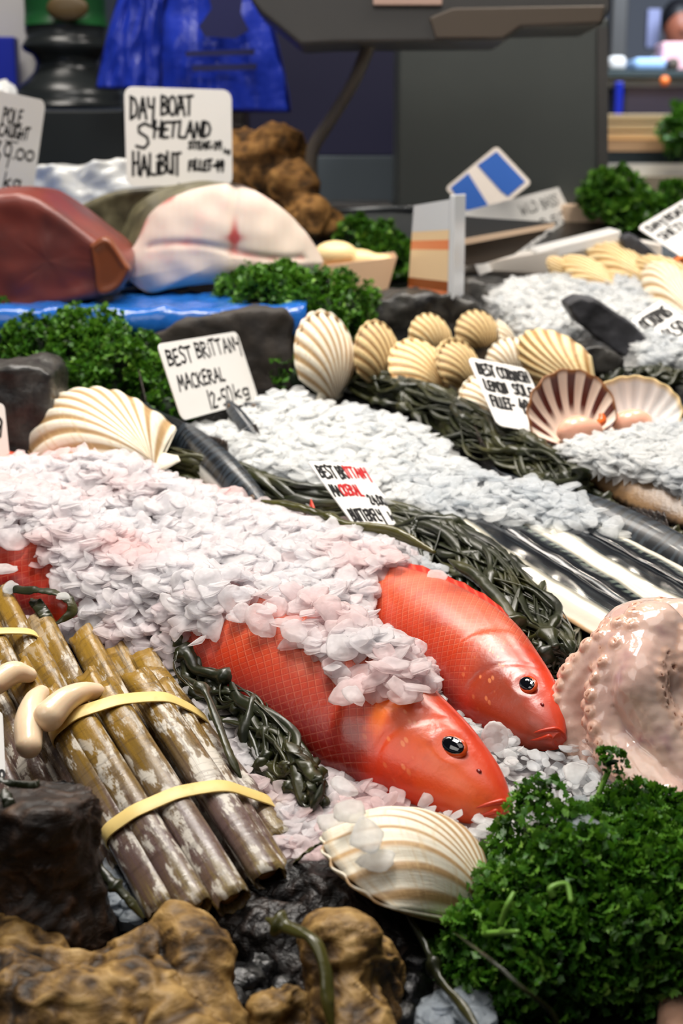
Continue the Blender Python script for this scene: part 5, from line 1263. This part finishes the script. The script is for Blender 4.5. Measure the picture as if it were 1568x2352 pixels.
# ------------------------------------------------------------------ mackerel and flatfish
def mack(label, nose, back, L, deg):
    r = root('mackerel', label, 'fish', group='dark striped whole mackerel'); V, F, uv = fish_body(L, MAC, 90, 64, False)
    mesh('body', V, F, M['mack'], r, uv=uv, org=(0, 0, 0))
    for sd in (-1, 1):
        wy = cr1(S_X, MAC['w'], np.array([.09]))[0] * L * .95
        e = mesh('eye', *sphere((-.09 * L, sd * wy, .016 * L), .016 * L, 10, 14, (1, .4, 1)), M['sole'], r, org=(0, 0, 0)); mesh('pupil', *sphere((-.09 * L, sd * (wy + .003 * L), .016 * L), .010 * L, 10, 14, (1, .5, 1)), M['eye_dark'], e, org=(0, 0, 0))
    fin(r, 'tail_fin', [(-.985 * L, 0, .012 * L), (-.99 * L, 0, 0), (-.985 * L, 0, -.012 * L)], [(-1.13 * L, 0, .085 * L), (-1.05 * L, .003, 0), (-1.13 * L, 0, -.085 * L)], 8, .0015, M['wood_bark'])
    fin(r, 'dorsal_fin', [(-.36 * L, 0, .068 * L), (-.42 * L, 0, .07 * L), (-.48 * L, 0, .068 * L)], [(-.40 * L, 0, .10 * L), (-.47 * L, 0, .085 * L), (-.52 * L, 0, .07 * L)], 5, .001, M['wood_bark'])
    place(r, nose, back, upv(nose, back, deg)); return r
a, b = P(620, 1190, .012), P(255, 860, .040)
mack('dark striped mackerel lying beside the cream scallop and the left parsley', a, b, .36, 62)
a, b = P(520, 920, .055), P(640, 1110, .004)
mack('short dark mackerel poking out of the ice at the foot of the mackerel card', a, b, .20, 70)
a, b = P(560, 925, .040), P(760, 1030, -.004)
mack('mackerel tail end barely showing in the ice right of the mackerel card', a, b, .17, 60)
a, b = P(1780, 1420, .006), P(1290, 1165, .000)
mack('blue black whole mackerel running to the right edge below the flatfish', a, b, .46, 60)
def butterfly(label, p0, p1, wpx, lift, bend=.0, arch=.016):
    n, m = 60, 33; c = crom([p0, (p0 + p1) / 2 + Vector((0, 0, bend)), p1], n); ax = (p1 - p0).normalized(); sd = ax.cross(NB).normalized(); Pg, UV = [], []
    for i in range(n):
        s = i / (n - 1); W = wpx * c[i, 1] / FPX * .5 * (.30 + .70 * math.sin(PI * min(1, .1 + s * .62)) ** .7)
        for j in range(m):
            t = j / (m - 1) * 2 - 1
            h = arch * (1 - abs(t) ** 2.2) - .004 * math.exp(-(t / .10) ** 2) + .0035 * math.exp(-((abs(t) - .70) / .12) ** 2)
            Pg.append(c[i] + np.array(list(sd * t * W)) + np.array(list(NB)) * (h + lift + .0015 * noise.noise(Vector((s * 9, t * 3, 1))))); UV.append((s, t * .5 + .5))
    V, q_ = grid(np.array(Pg).reshape(n, m, 3)); o = solid(mesh('butterfly_mackerel', V, q_, M['butterfly'], uv=np.array(UV)), .005, -1); return tag(o, label, 'fish', 'opened mackerel fillets below the butterfly card')
butterfly('opened butterfly mackerel lying nearest the middle seaweed, white edge towards it', P(1060, 1195, .006), P(1500, 1480, .004), 240, .004)
butterfly('second opened mackerel fillet running to the right edge above the octopus', P(1290, 1235, .008), P(1720, 1480, .006), 200, .004)
def sole():
    low = crom([P(x, y, .008) for x, y in [(1262, 1046), (1300, 1085), (1345, 1114), (1430, 1164), (1500, 1192), (1568, 1216), (1720, 1275)]], 60); n, m = 60, 40
    sd = Vector((.55, .83, 0)); sd.z = BEDS * sd.y; Pg, UV = [], []
    for i in range(n):
        s = i / (n - 1); W = .03 + .12 * math.sin(PI * min(1, .05 + s * .75)) ** .8
        for j in range(m):
            t = j / (m - 1); e = min(t, 1 - t) * 2; h = .030 * min(1, e * 2.2) ** .6 * math.sin(PI * min(1, .06 + s * .9)) ** .4 + .0025 * math.sin(s * 190) * max(0, 1 - e * 5)
            Pg.append(list(Vector(low[i]) + sd * (t * W) + NB * h)); UV.append((s, 1 - e))
    V, q_ = grid(np.array(Pg).reshape(n, m, 3)); o = solid(mesh('flatfish', V, q_, M['sole'], uv=np.array(UV)), .004, -1)
    tag(o, 'mottled brown flatfish under ice at the right edge, frilled dark rim', 'fish')
sole()

# ------------------------------------------------------------------ tubs, tray, metal pan, knife
def dbox(name, label, cat_, x0, y0, x1, y1, Y, dep, mat, bev=.004, group=None, kind=None):
    a, b = D(x0, y1, Y), D(x1, y0, Y); V, F = box(((a.x + b.x) / 2, Y + dep / 2, (a.z + b.z) / 2), (abs(b.x - a.x), dep, abs(b.z - a.z)))
    o = bevel(mesh(name, V, F, M[mat], smooth=False), bev); return tag(o, label, cat_, group, kind)
def tub():
    Y = 2.42; rt = wroot('butter_tub', 'shallow pinkish tub of yellow butter right of the halibut steak', 'tub', D(810, 668, Y))
    o0 = [D(722, 612, Y), D(912, 590, Y), D(912, 590, Y) + Vector((0, .12, 0)), D(722, 612, Y) + Vector((0, .12, 0))]; o1 = [D(728, 670, Y), D(890, 668, Y), D(890, 668, Y) + Vector((-.01, .11, 0)), D(728, 670, Y) + Vector((.01, .11, 0))]
    V = [list(p) for p in o0 + o1]; F = [(4, 5, 1, 0), (5, 6, 2, 1), (6, 7, 3, 2), (7, 4, 0, 3), (7, 6, 5, 4)]
    bevel(solid(mesh('tub', V, F, M['tub_plastic'], rt, smooth=False), .002, -1), .003)
    V, F, N_ = remesh([sphere(D(770, 585, Y + .05), .030, sc=(1.3, 1, .8)), sphere(D(820, 598, Y + .06), .028, sc=(1.4, 1, .7)), sphere(D(870, 600, Y + .06), .022, sc=(1.3, 1, .6)), sphere(D(745, 600, Y + .05), .022)], .004, 3); mesh('butter', V, F, M['butter'], rt)
tub()
def pot():
    Y = 2.34; q_, n_ = fit_rect([(950, 472), (1044, 456), (1040, 690), (936, 672)], D(988, 682, Y)); d = Vector((.02, .05, 0))
    rt = wroot('deli_pot', 'clear square pot with layered orange and cream filling, standing on edge', 'pot', q_[3].lerp(q_[2], .5))
    lv = [(0, .30, 'clear_plastic'), (.30, .40, 'roe_pale'), (.40, .50, 'roe_orange'), (.50, .82, 'roe_pale'), (.82, .92, 'sauce_dark'), (.92, 1.0, 'roe_orange')]
    nm = ['empty_top', 'cream_layer', 'orange_layer', 'cream_layer', 'brown_layer', 'orange_layer']
    for (a, b, m_), s_ in zip(lv, nm):
        l0, l1 = q_[0].lerp(q_[3], a), q_[0].lerp(q_[3], b); r0, r1 = q_[1].lerp(q_[2], a), q_[1].lerp(q_[2], b); r0 = l0.lerp(r0, .88); r1 = l1.lerp(r1, .88)
        V, F = prism([l0, r0, r1, l1], d); mesh(s_, V, F, M[m_], rt, smooth=False)
    l0, l1 = q_[0].lerp(q_[1], .88), q_[3].lerp(q_[2], .88); up_ = Vector((0, 0, .006))
    V, F = prism([l0 + up_, q_[1] + up_, q_[2], l1], d * 1.1); bevel(mesh('lid', V, F, M['clear_plastic'], rt, smooth=False), .002)
pot()
# grey steel pan with the knife like scoop edge
def pan():
    rt = wroot('steel_pan', 'grey steel pan with sloping sides behind the pots', 'pan', D(900, 600, 2.75))
    f = [D(735, 490, 2.85), D(960, 482, 2.85), D(1010, 500, 2.84), D(1010, 640, 2.70), D(780, 600, 2.70)]
    V, F = prism(f, (0, .03, 0)); bevel(mesh('side', V, F, M['metal_grey'], rt, smooth=False), .003)
    V, F = tube([D(735, 488, 2.85), D(900, 478, 2.85), D(1000, 480, 2.84)], .005, 8); mesh('rim', V, F, M['metal_grey'], rt)
pan()
def knife():
    rt = wroot('slate_wedge', 'dark tapering blade with a pale brown edge in front of the tilted card', 'blade', D(1100, 600, 2.55))
    V, F = prism([D(1046, 495, 2.52), D(1100, 500, 2.52), D(1282, 512, 2.52), D(1270, 520, 2.52), D(1046, 560, 2.52)], (0, .02, 0)); mesh('blade', V, F, M['metal_dark'], rt, smooth=False)
    V, F = prism([D(1046, 552, 2.515), D(1275, 512, 2.515), D(1270, 524, 2.515), D(1046, 566, 2.515)], (0, .02, 0)); mesh('edge', V, F, M['card_brown'], rt, smooth=False)
    V, F = prism([D(1046, 566, 2.53), D(1262, 524, 2.53), D(1180, 585, 2.53), D(1110, 606, 2.53), D(1046, 612, 2.53)], (0, .02, 0)); mesh('underside', V, F, M['machine_brown'], rt, smooth=False)
knife()
def tray():
    Y = 2.62; rt = wroot('white_tray', 'long white plastic tray behind the far ice', 'tray', D(1250, 650, Y))
    V, F = prism([D(1040, 612, Y), D(1230, 582, Y), D(1420, 545, Y - .05), D(1520, 560, Y - .1), D(1520, 660, Y - .1), D(1420, 640, Y - .05), D(1200, 660, Y), D(1040, 660, Y)], (0, .10, 0)); bevel(mesh('tray_wall', V, F, M['tray_white'], rt, smooth=False), .004)
    V, F = prism([D(1230, 576, Y - .02), D(1425, 528, Y - .07), D(1428, 556, Y - .07), D(1232, 604, Y - .02)], (0, .10, 0)); bevel(mesh('rim', V, F, M['sign_white'], rt, smooth=False), .004)
tray()
rt = card('blue_card', 'tilted blue and white card standing against the dark grey cabinet', [(1022, 432), (1140, 336), (1220, 420), (1100, 520)], D(1100, 500, 2.95), [], mat='card_white', cat_='card', group=None, rad=.08)
def on_card(rt, cpx, mat, nm, z):
    ob = [c for c in rt.children if c.name.startswith('card')][0]
    q_, n_ = fit_rect([(1022, 432), (1140, 336), (1220, 420), (1100, 520)], D(1100, 500, 2.95)); o = Vector((0, 0, CAMZ)); pts = []
    for c in cpx: d = ray(*c); pts.append(o + d * ((q_[0] - o).dot(n_) / d.dot(n_)) + n_ * z)
    V, F = prism(pts, n_ * .0008); mesh(nm, V, F, M[mat], rt, smooth=False)
on_card(rt, [(1034, 432), (1075, 398), (1120, 470), (1100, 500), (1070, 482)], 'card_blue', 'blue_field', .0006)
on_card(rt, [(1096, 380), (1140, 348), (1206, 418), (1166, 452), (1150, 440)], 'card_blue', 'blue_field', .0006)
dbox('cardboard_piece', 'pale brown cardboard piece behind the white tray', 'box', 1290, 470, 1410, 560, 3.0, .05, 'card_brown')
# burl of brown wood
V, F, N_ = remesh([sphere(D(620, 400, 2.80), .085, 14, 18, (1, .8, 1.15)), sphere(D(670, 440, 2.76), .06), sphere(D(560, 360, 2.82), .06), sphere(D(740, 520, 2.74), .045, sc=(1.6, 1, .6)), sphere(D(690, 500, 2.72), .05)], .006, 3)
for i in range(len(V)): V[i] += N_[i] * (.022 * fbm(V[i], 16, 3, 4))
tag(mesh('wood_burl', V, F, M['wood_cork']), 'knobbly brown wood burl right of the halibut card', 'wood')

# ------------------------------------------------------------------ weighing machine on its arm, cabinet, bags, pillar
def machine():
    Y = 2.55; rt = wroot('weighing_machine', 'dark grey weighing machine on a bent arm, cut by the top of the photo', 'scales', D(900, 60, Y))
    V, F = prism([D(560, -160, Y), D(575, 0, Y), D(600, 30, Y), D(690, 103, Y), D(770, 98, Y), D(985, 96, Y), D(1160, 94, Y), D(1200, 64, Y), D(1380, 60, Y), D(1400, 25, Y), D(1400, -160, Y)], (0, .22, 0)); bevel(mesh('housing', V, F, M['machine'], rt, smooth=False), .006)
    V, F = prism([D(985, 40, Y - .004), D(1040, 18, Y - .004), D(1390, 12, Y - .004), D(1380, 52, Y - .004), D(1195, 60, Y - .004), D(1155, 88, Y - .004), D(1000, 88, Y - .004)], (0, .02, 0)); bevel(mesh('lower_cover', V, F, M['machine_brown'], rt, smooth=False), .003)
    V, F = prism([D(855, -60, Y - .006), D(1015, -60, Y - .006), D(1015, 12, Y - .006), D(857, 12, Y - .006)], (0, .02, 0)); bevel(mesh('display', V, F, M['screen_pale'], rt, smooth=False), .002)
    V, F = tube(crom([D(862, 60, 2.66), D(845, 110, 2.66), D(810, 190, 2.68), D(755, 280, 2.72), D(718, 345, 2.74), D(716, 420, 2.75), D(728, 500, 2.76)], 40), .0175, 14, .7); mesh('arm', V, F, M['pole_metal'], rt)
machine()
def cabinet():
    Y = 3.05; rt = wroot('grey_cabinet', 'big dark grey metal cabinet behind the blue card', 'cabinet', D(1150, 520, Y))
    a, b = D(912, 540, Y), D(1398, 40, Y); V, F = box(((a.x + b.x) / 2, Y + .15, (a.z + b.z) / 2), (b.x - a.x, .3, b.z - a.z)); bevel(mesh('front', V, F, M['panel'], rt, smooth=False), .008, 4)
    V, F = prism([D(1372, 62, Y - .006), D(1396, 62, Y - .006), D(1396, 500, Y - .006), D(1372, 500, Y - .006)], (0, .01, 0)); mesh('corner_post', V, F, M['machine'], rt, smooth=False)
cabinet()
def bag(label, px, Y, seed, prints):
    rt = wroot('carrier_bag', label, 'bag', D(*px[2], Y), 'blue plastic carrier bags hanging at the back')
    L_, R2 = px[0], px[1]; n = 40; Pg = np.zeros((n, n, 3))
    tl, tr, br, bl = px
    for i in range(n):
        for j in range(n):
            u, v = i / (n - 1), j / (n - 1); k = math.sin(PI * u) ** .5 * (.3 + .7 * v)
            x = (tl[0] * (1 - u) + tr[0] * u) * (1 - v) ** 1.3 + (bl[0] * (1 - u) + br[0] * u) * (1 - (1 - v) ** 1.3); y = (tl[1] * (1 - u) + tr[1] * u) * (1 - v) + (bl[1] * (1 - u) + br[1] * u) * v
            p_ = D(x, y, Y); Pg[i, j] = (p_.x, Y - .05 * k - .012 * noise.noise(Vector((u * 5 + seed, v * 2.5, seed))) - .006 * noise.noise(Vector((u * 14, v * 6, seed))), p_.z)
    V, q_ = grid(Pg); solid(mesh('front_sheet', V, q_, M['bag'], rt), .001); Pb = Pg.copy(); Pb[:, :, 1] = 2 * Y - Pg[:, :, 1] - .01; V, q_ = grid(Pb); solid(mesh('back_sheet', V, q_, M['bag_dark'], rt), .001)
    for pp in prints:
        pts = []
        for x, y in pp: pts.append(D(x, y, Y - .066))
        V, F = prism(pts, (0, .0008, 0)); mesh('printed_motif', V, F, M['bag_print'], rt, smooth=False)
bag('wide blue carrier bag with a dark printed motif behind the halibut card', [(385, -120), (575, -120), (668, 258), (368, 256)], 2.95, 1, [[(470, -40), (560, -30), (552, 30), (572, 70), (540, 88), (470, 84), (456, 60), (486, 20)], [(425, 118), (585, 112), (584, 126), (426, 130)], [(440, 150), (590, 146), (588, 160), (442, 164)]])
bag('narrow blue carrier bag left of the wide one', [(300, -90), (380, -90), (392, 206), (222, 204)], 3.02, 5, [])
def pillar():
    Y = 3.3; c = D(160, 240, Y); s = Y / FPX * 1.02
    zz = lambda py: D(160, py, Y).z
    rt = wroot('iron_pillar', 'green iron pillar with a black moulded base behind the blue bags', 'pillar', (c.x, Y, zz(245)))
    V, F = lathe((c.x, Y), [(88 * s, zz(62)), (86 * s, zz(30)), (86 * s, zz(-300))], 40); mesh('shaft', V, F, M['col_green'], rt)
    V, F = lathe((c.x, Y), [(116 * s, zz(245)), (118 * s, zz(225)), (112 * s, zz(205)), (92 * s, zz(188)), (72 * s, zz(165)), (66 * s, zz(145)), (74 * s, zz(128)), (92 * s, zz(118)), (96 * s, zz(108)), (90 * s, zz(96)), (84 * s, zz(88)), (88 * s, zz(72)), (86 * s, zz(60))], 40); mesh('moulded_base', V, F, M['col_black'], rt)
    V, F = sphere(D(155, 18, Y - .10), .03, 10, 16, (1.5, .3, .9)); mesh('crest', V, F, M['col_gilt'], rt)
pillar()
dbox('back_counter', 'dark counter behind the tuna that carries the crates and the pillar', 'counter', -420, 470, 905, 3000, 3.06, .33, 'machine')
dbox('black_crate', 'black crate under the pillar base', 'crate', 78, 254, 285, 470, 3.1, .3, 'col_black')
dbox('dark_crate', 'dark wooden crate behind the halibut card', 'crate', 290, 240, 560, 475, 3.25, .2, 'wood_bark')
dbox('white_packet', 'white packet at the far left top corner', 'packet', -60, -80, 70, 215, 3.5, .06, 'white_soft', .02)  # packet set in mid-air, no hanger is built
dbox('blue_box', 'dark blue box at the left edge below the white packet', 'bag', -80, 84, 32, 205, 3.42, .05, 'royal_blue')  # plain blue box, placed without any support
V, F, N_ = remesh([sphere(D(0, 225, 3.0), .036), sphere(D(25, 235, 3.0), .022), sphere(D(-30, 230, 3.0), .03)], .005, 2)
for i in range(len(V)): V[i] += N_[i] * .008 * fbm(V[i], 40, 1)
tag(mesh('crumpled_bag', V, F, M['whiteplastic']), 'crumpled white plastic bag above the Pole Caught card', 'bag')  # crumpled bag placed in mid-air, nothing suspends it
# setting behind
def wall(nm, a, b, Y, mat):
    V, F = box(((a + b) / 2, Y, 1.5), (b - a, .08, 3.0)); return tag(mesh(nm, V, F, M[mat], smooth=False), kind='structure')
dbox('navy_panel', 'navy blue panel behind the bent arm of the scales', 'panel', 520, -200, 990, 358, 3.6, .05, 'navy')
dbox('back_worktop', 'grey blue worktop behind the bent arm of the scales', 'worktop', 560, 358, 1000, 3000, 3.4, .3, 'grey_blue')
wall('wall_back', -6, 6, 9.0, 'bg_grey'); V, F = box((-6, 4, 1.5), (.08, 14, 3.0)); tag(mesh('wall_left', V, F, M['wallgrey'], smooth=False), kind='structure'); V, F = box((6, 4, 1.5), (.08, 14, 3.0)); tag(mesh('wall_right', V, F, M['wallgrey'], smooth=False), kind='structure')
V, F = box((0, -3, 1.5), (12, .08, 3.0)); tag(mesh('wall_front', V, F, M['wallgrey'], smooth=False), kind='structure')
V, F = box((0, 4, 4.0), (12, 14, .1)); tag(mesh('ceiling', V, F, M['wallgrey'], smooth=False), kind='structure')
# far stall at the right
rt = wroot('market_stall', 'far market stall with a pale wooden top at the right', 'stall', D(1560, 520, 5.0))
for nm, y0_, y1_, Y_, dp, mt_ in (('table_top', 322, 347, 5.2, .7, 'pine_dark'), ('front_board', 347, 376, 5.24, .5, 'dark_teal'), ('lower_shelf', 376, 404, 5.1, .4, 'white_soft'), ('plinth', 404, 1000, 5.0, .5, 'cream_board')):
    A, B = D(1380, y1_, Y_), D(1760, y0_, Y_); V, F = box(((A.x + B.x) / 2, Y_ + dp / 2, (A.z + B.z) / 2), (B.x - A.x, dp, B.z - A.z)); mesh(nm, V, F, M[mt_], rt, smooth=False)
rt = wroot('wooden_crate', 'pale wooden crate on the far stall at the right', 'crate', D(1460, 325, 5.25))
for i, (a, b) in enumerate([(262, 282), (284, 302), (304, 322)]):
    A, B = D(1385, b, 5.25), D(1540, a, 5.25); V, F = box(((A.x + B.x) / 2, 5.25, (A.z + B.z) / 2), (B.x - A.x, .02, B.z - A.z - .003)); bevel(mesh('slat', V, F, M['pine'], rt, smooth=False), .003)
A, B = D(1385, 322, 5.25), D(1540, 268, 5.25); V, F = box(((A.x + B.x) / 2, 5.36, (A.z + B.z) / 2), (B.x - A.x, .2, B.z - A.z)); mesh('crate_body', V, F, M['pine_dark'], rt, smooth=False)
dbox('blue_carton', 'blue and white carton standing on the far stall', 'carton', 1408, 188, 1432, 322, 5.6, .05, 'royal_blue')
dbox('glass_counter', 'blurred glass display counter at the far right', 'counter', 1390, 198, 1760, 1200, 6.2, .5, 'lavender', .01)
dbox('steel_shelf', 'shiny steel shelf edge of the far display counter', 'shelf', 1390, 178, 1760, 198, 6.1, .6, 'shelf_steel')
dbox('counter_top', 'dark slab on top of the far display counter', 'shelf', 1390, 162, 1760, 178, 6.05, .6, 'dark_teal')
dbox('blue_tray', 'light blue tray on top of the far counter', 'tray', 1455, 132, 1532, 162, 6.1, .2, 'pale_blue', .02)
dbox('white_tub', 'white tub on the far counter beside the dark cabinet', 'tub', 1398, 128, 1440, 162, 6.1, .2, 'white_soft', .02)
dbox('pink_box', 'pink and white box on the far counter in front of the person', 'box', 1518, 96, 1640, 162, 6.2, .15, 'pink', .01)
dbox('jar', 'brown jar in front of the pink box on the far counter', 'jar', 1536, 132, 1562, 162, 6.08, .1, 'machine_brown', .02)
dbox('lavender_panel', 'tall pale lavender panel far behind at the right', 'panel', 1484, 20, 1518, 110, 7.2, .05, 'lavender')  # plain upright panel, not hung from anything
dbox('grey_post', 'dim grey post far behind at the right of the cabinet', 'post', 1400, -120, 1450, 150, 7.0, .1, 'machine', .01)
V, F = sphere(D(1526, 186, 6.0), .020, 10, 14); tag(mesh('shelf_glint', V, F, M['orange']), 'orange ball in place of a lamp reflection on the far steel shelf', 'reflection')  # solid ball standing in for an orange lamp reflection on the shelf edge
def person():
    Y = 7.0; s = Y / FPX; h = D(1560, 62, Y)
    parts = [sphere(h, .085, 14, 18, (.86, 1, 1.2))] + chain([h + Vector((0, .01, -.10)), h + Vector((0, .02, -.17))], [.05, .055], 6, 12) + chain([h + Vector((-.16, .02, -.23)), h + Vector((0, .02, -.20)), h + Vector((.16, .02, -.23))], [.06, .075, .06], 10, 12)
    parts += chain([h + Vector((0, .02, -.25)), h + Vector((0, .02, -.55)), h + Vector((0, .02, -.95)), h + Vector((0, .02, -1.1))], [.14, .15, .14, .14], 12, 16)
    for sx in (-1, 1):
        parts += chain([h + Vector((sx * .19, .02, -.24)), h + Vector((sx * .23, .0, -.5)), h + Vector((sx * .17, -.18, -.62))], [.05, .042, .03], 12, 12); parts += chain([h + Vector((sx * .08, .02, -1.0)), h + Vector((sx * .09, .02, -1.5)), Vector((h.x + sx * .09, Y + .02, .05))], [.09, .065, .05], 14, 12)
    parts.append(sphere(h + Vector((0, -.09, -.02)), .016)); V, F, N_ = remesh(parts, .012, 3)
    rt = wroot('person', 'blurred dark haired person standing far behind the counter at the right', 'person', (h.x, Y, .02)); mesh('body', V, F, M['skin'], rt)
    V, F = sphere(h + Vector((0, .022, .035)), .092, 14, 18, (.92, 1, 1.05)); mesh('hair', V, F, M['hair_dark'], rt)
    V, F, N_ = remesh(chain([h + Vector((0, .02, -.24)), h + Vector((0, .02, -.55)), h + Vector((0, .02, -.95))], [.16, .165, .16], 12, 16) + chain([h + Vector((-.17, .02, -.24)), h + Vector((.17, .02, -.24))], [.075, .075], 10, 12), .012, 2); mesh('shirt', V, F, M['cloth_white'], rt)
person()
# slate blocks at the bottom right
stone('slate_block', 'dark slate block at the lower right under the parsley', [(1110, 2420), (1130, 2300), (1210, 2245), (1330, 2222), (1400, 2225), (1405, 2420)], .83, .10, 'slate', .003, 'slab', .005)
stone('slate_block', 'second dark slate block between parsley and the lower right corner', [(1412, 2420), (1412, 2228), (1540, 2215), (1545, 2420)], .84, .10, 'slate', .003, 'slab', .005)
# loose chips of ice
def chip(label, px, py, h, s, seed, up_=None, mat='ice_white', sc=(1, 1, 1)):
    V = FL2[seed % len(FL2)] * s * np.array(sc); z = np.array(up_ if up_ else list(NB), float) + np.array([.05, -.12, 0]); z /= np.linalg.norm(z); x = np.cross((0, 1, .3), z); x /= np.linalg.norm(x); y = np.cross(z, x); a = seed * 1.7
    x, y = x * math.cos(a) + y * math.sin(a), y * math.cos(a) - x * math.sin(a)
    V = V @ np.array([x, y, z]) + np.array(list(P(px, py, h))); return tag(mesh('ice_chip', V, FF2, M[mat], vcol=np.zeros(len(V))), label, 'ice')
chip('large ice chip on the upper rim of the front scallop', 800, 1862, .090, .015, 1); chip('ice chip at the outer edge of the front scallop shell', 768, 1885, .066, .015, 2)
chip('flat ice chip melting on the middle of the front scallop', 838, 1920, .094, .019, 3); chip('thin ice chip low on the front scallop rim', 862, 1978, .082, .014, 4); chip('small ice chip standing up beside the front fish belly', 790, 1808, .050, .012, 5)
chip('upper ice chip lying on the right parsley', 1330, 1848, .075, .013, 6, mat='ice_grey'); chip('big translucent ice chip caught in the parsley', 1350, 1900, .080, .015, 7, mat='ice_grey'); chip('ice chip left of the big one in the parsley', 1320, 1890, .080, .012, 8, mat='ice_grey')
chip('pointed ice chip standing between the two fish heads', 1145, 1690, .050, .014, 9, (0, -.8, .5)); chip('flat ice chip under the mouth of the rear red fish', 1325, 1772, .030, .014, 10)
chip('ice chip at the left edge above the razor clams', 15, 1310, .055, .014, 11); chip('second ice chip at the left edge below the first one', 25, 1350, .058, .011, 12); chip('ice chip beside the back fish on the seaweed', 1000, 1325, .060, .011, 13)
chip('ice chip by the curled frond at the left edge', 145, 1368, .068, .008, 15); chip('round ice chip resting on the front fish flank', 815, 1595, .085, .013, 16, mat='ice_rosy')
# ------------------------------------------------------------------ light
w = bpy.data.worlds.new('market_hall'); SC.world = w; w.use_nodes = True
w.node_tree.nodes['Background'].inputs[0].default_value = (.75, .82, 1, 1); w.node_tree.nodes['Background'].inputs[1].default_value = .26
def area(name, loc, tgt, sx, sy, e, col, spread=PI):
    l = bpy.data.lights.new(name, 'AREA'); l.shape = 'RECTANGLE'; l.size = sx; l.size_y = sy; l.energy = e; l.color = col; l.spread = spread
    o = bpy.data.objects.new(name, l); COL.objects.link(o); o.location = loc
    o.rotation_euler = (Vector(tgt) - Vector(loc)).to_track_quat('-Z', 'Y').to_euler(); return o
def spot(name, loc, tgt, e, col, ang, rad=.03, blend=.6):
    l = bpy.data.lights.new(name, 'SPOT'); l.energy = e; l.color = col; l.spot_size = math.radians(ang); l.spot_blend = blend; l.shadow_soft_size = rad
    o = bpy.data.objects.new(name, l); COL.objects.link(o); o.location = loc
    o.rotation_euler = (Vector(tgt) - Vector(loc)).to_track_quat('-Z', 'Y').to_euler(); return o
area('ceiling_or_fill_light', (-.15, 1.55, 2.9), (-.10, 1.5, 1.0), .9, .5, 21, (1, .95, .89), math.radians(120))
area('ceiling_or_fill_light', (-1.1, .1, 2.6), (-.05, 1.2, 1.0), 1.2, .8, 9, (1, .95, .9))  # added front-left fill, not a ceiling fixture
area('ceiling_or_fill_light', (.3, .7, 3.3), (.1, 1.4, 1.0), 1.6, 1.0, 11, (1, .96, .92))
for i, (x, y) in enumerate([(-.5, 1.95), (-.1, 2.05), (.32, 1.95), (.75, 2.1), (.1, 2.6), (-.5, 2.7), (.7, 2.7)]):
    spot('ceiling_lamp', (x, y, 2.75), (x * .6, y - .35, 1.05), 9, (1, .90, .76), 75, .035)
area('ceiling_or_fill_light', (1.6, 5.2, 3.2), (2.2, 6.3, 1), 1.5, .8, 135, (.82, .90, 1))
area('ceiling_or_fill_light', (.9, 2.35, 3.0), (.6, 2.7, 1.2), .6, .4, 12, (1, .93, .86), math.radians(110))  # added fill that brightens the tray and pots
area('ceiling_or_fill_light', (-.8, 2.6, 3.1), (-.6, 3.0, 1.4), .8, .5, 22, (1, .93, .85))  # added fill that brightens the things at the back left
SC.view_settings.view_transform = 'Standard'; SC.view_settings.look = 'None'; SC.view_settings.exposure = -0.05
cy = SC.cycles
cy.use_denoising = True
try: cy.denoiser = 'OPENIMAGEDENOISE'
except Exception: pass
cy.max_bounces = 7; cy.diffuse_bounces = 4; cy.glossy_bounces = 2; cy.transmission_bounces = 5; cy.transparent_max_bounces = 10; cy.use_adaptive_sampling = True; cy.adaptive_threshold = .05; cy.caustics_reflective = False; cy.caustics_refractive = False
cy.sample_clamp_indirect = 4.0
fin_flags()
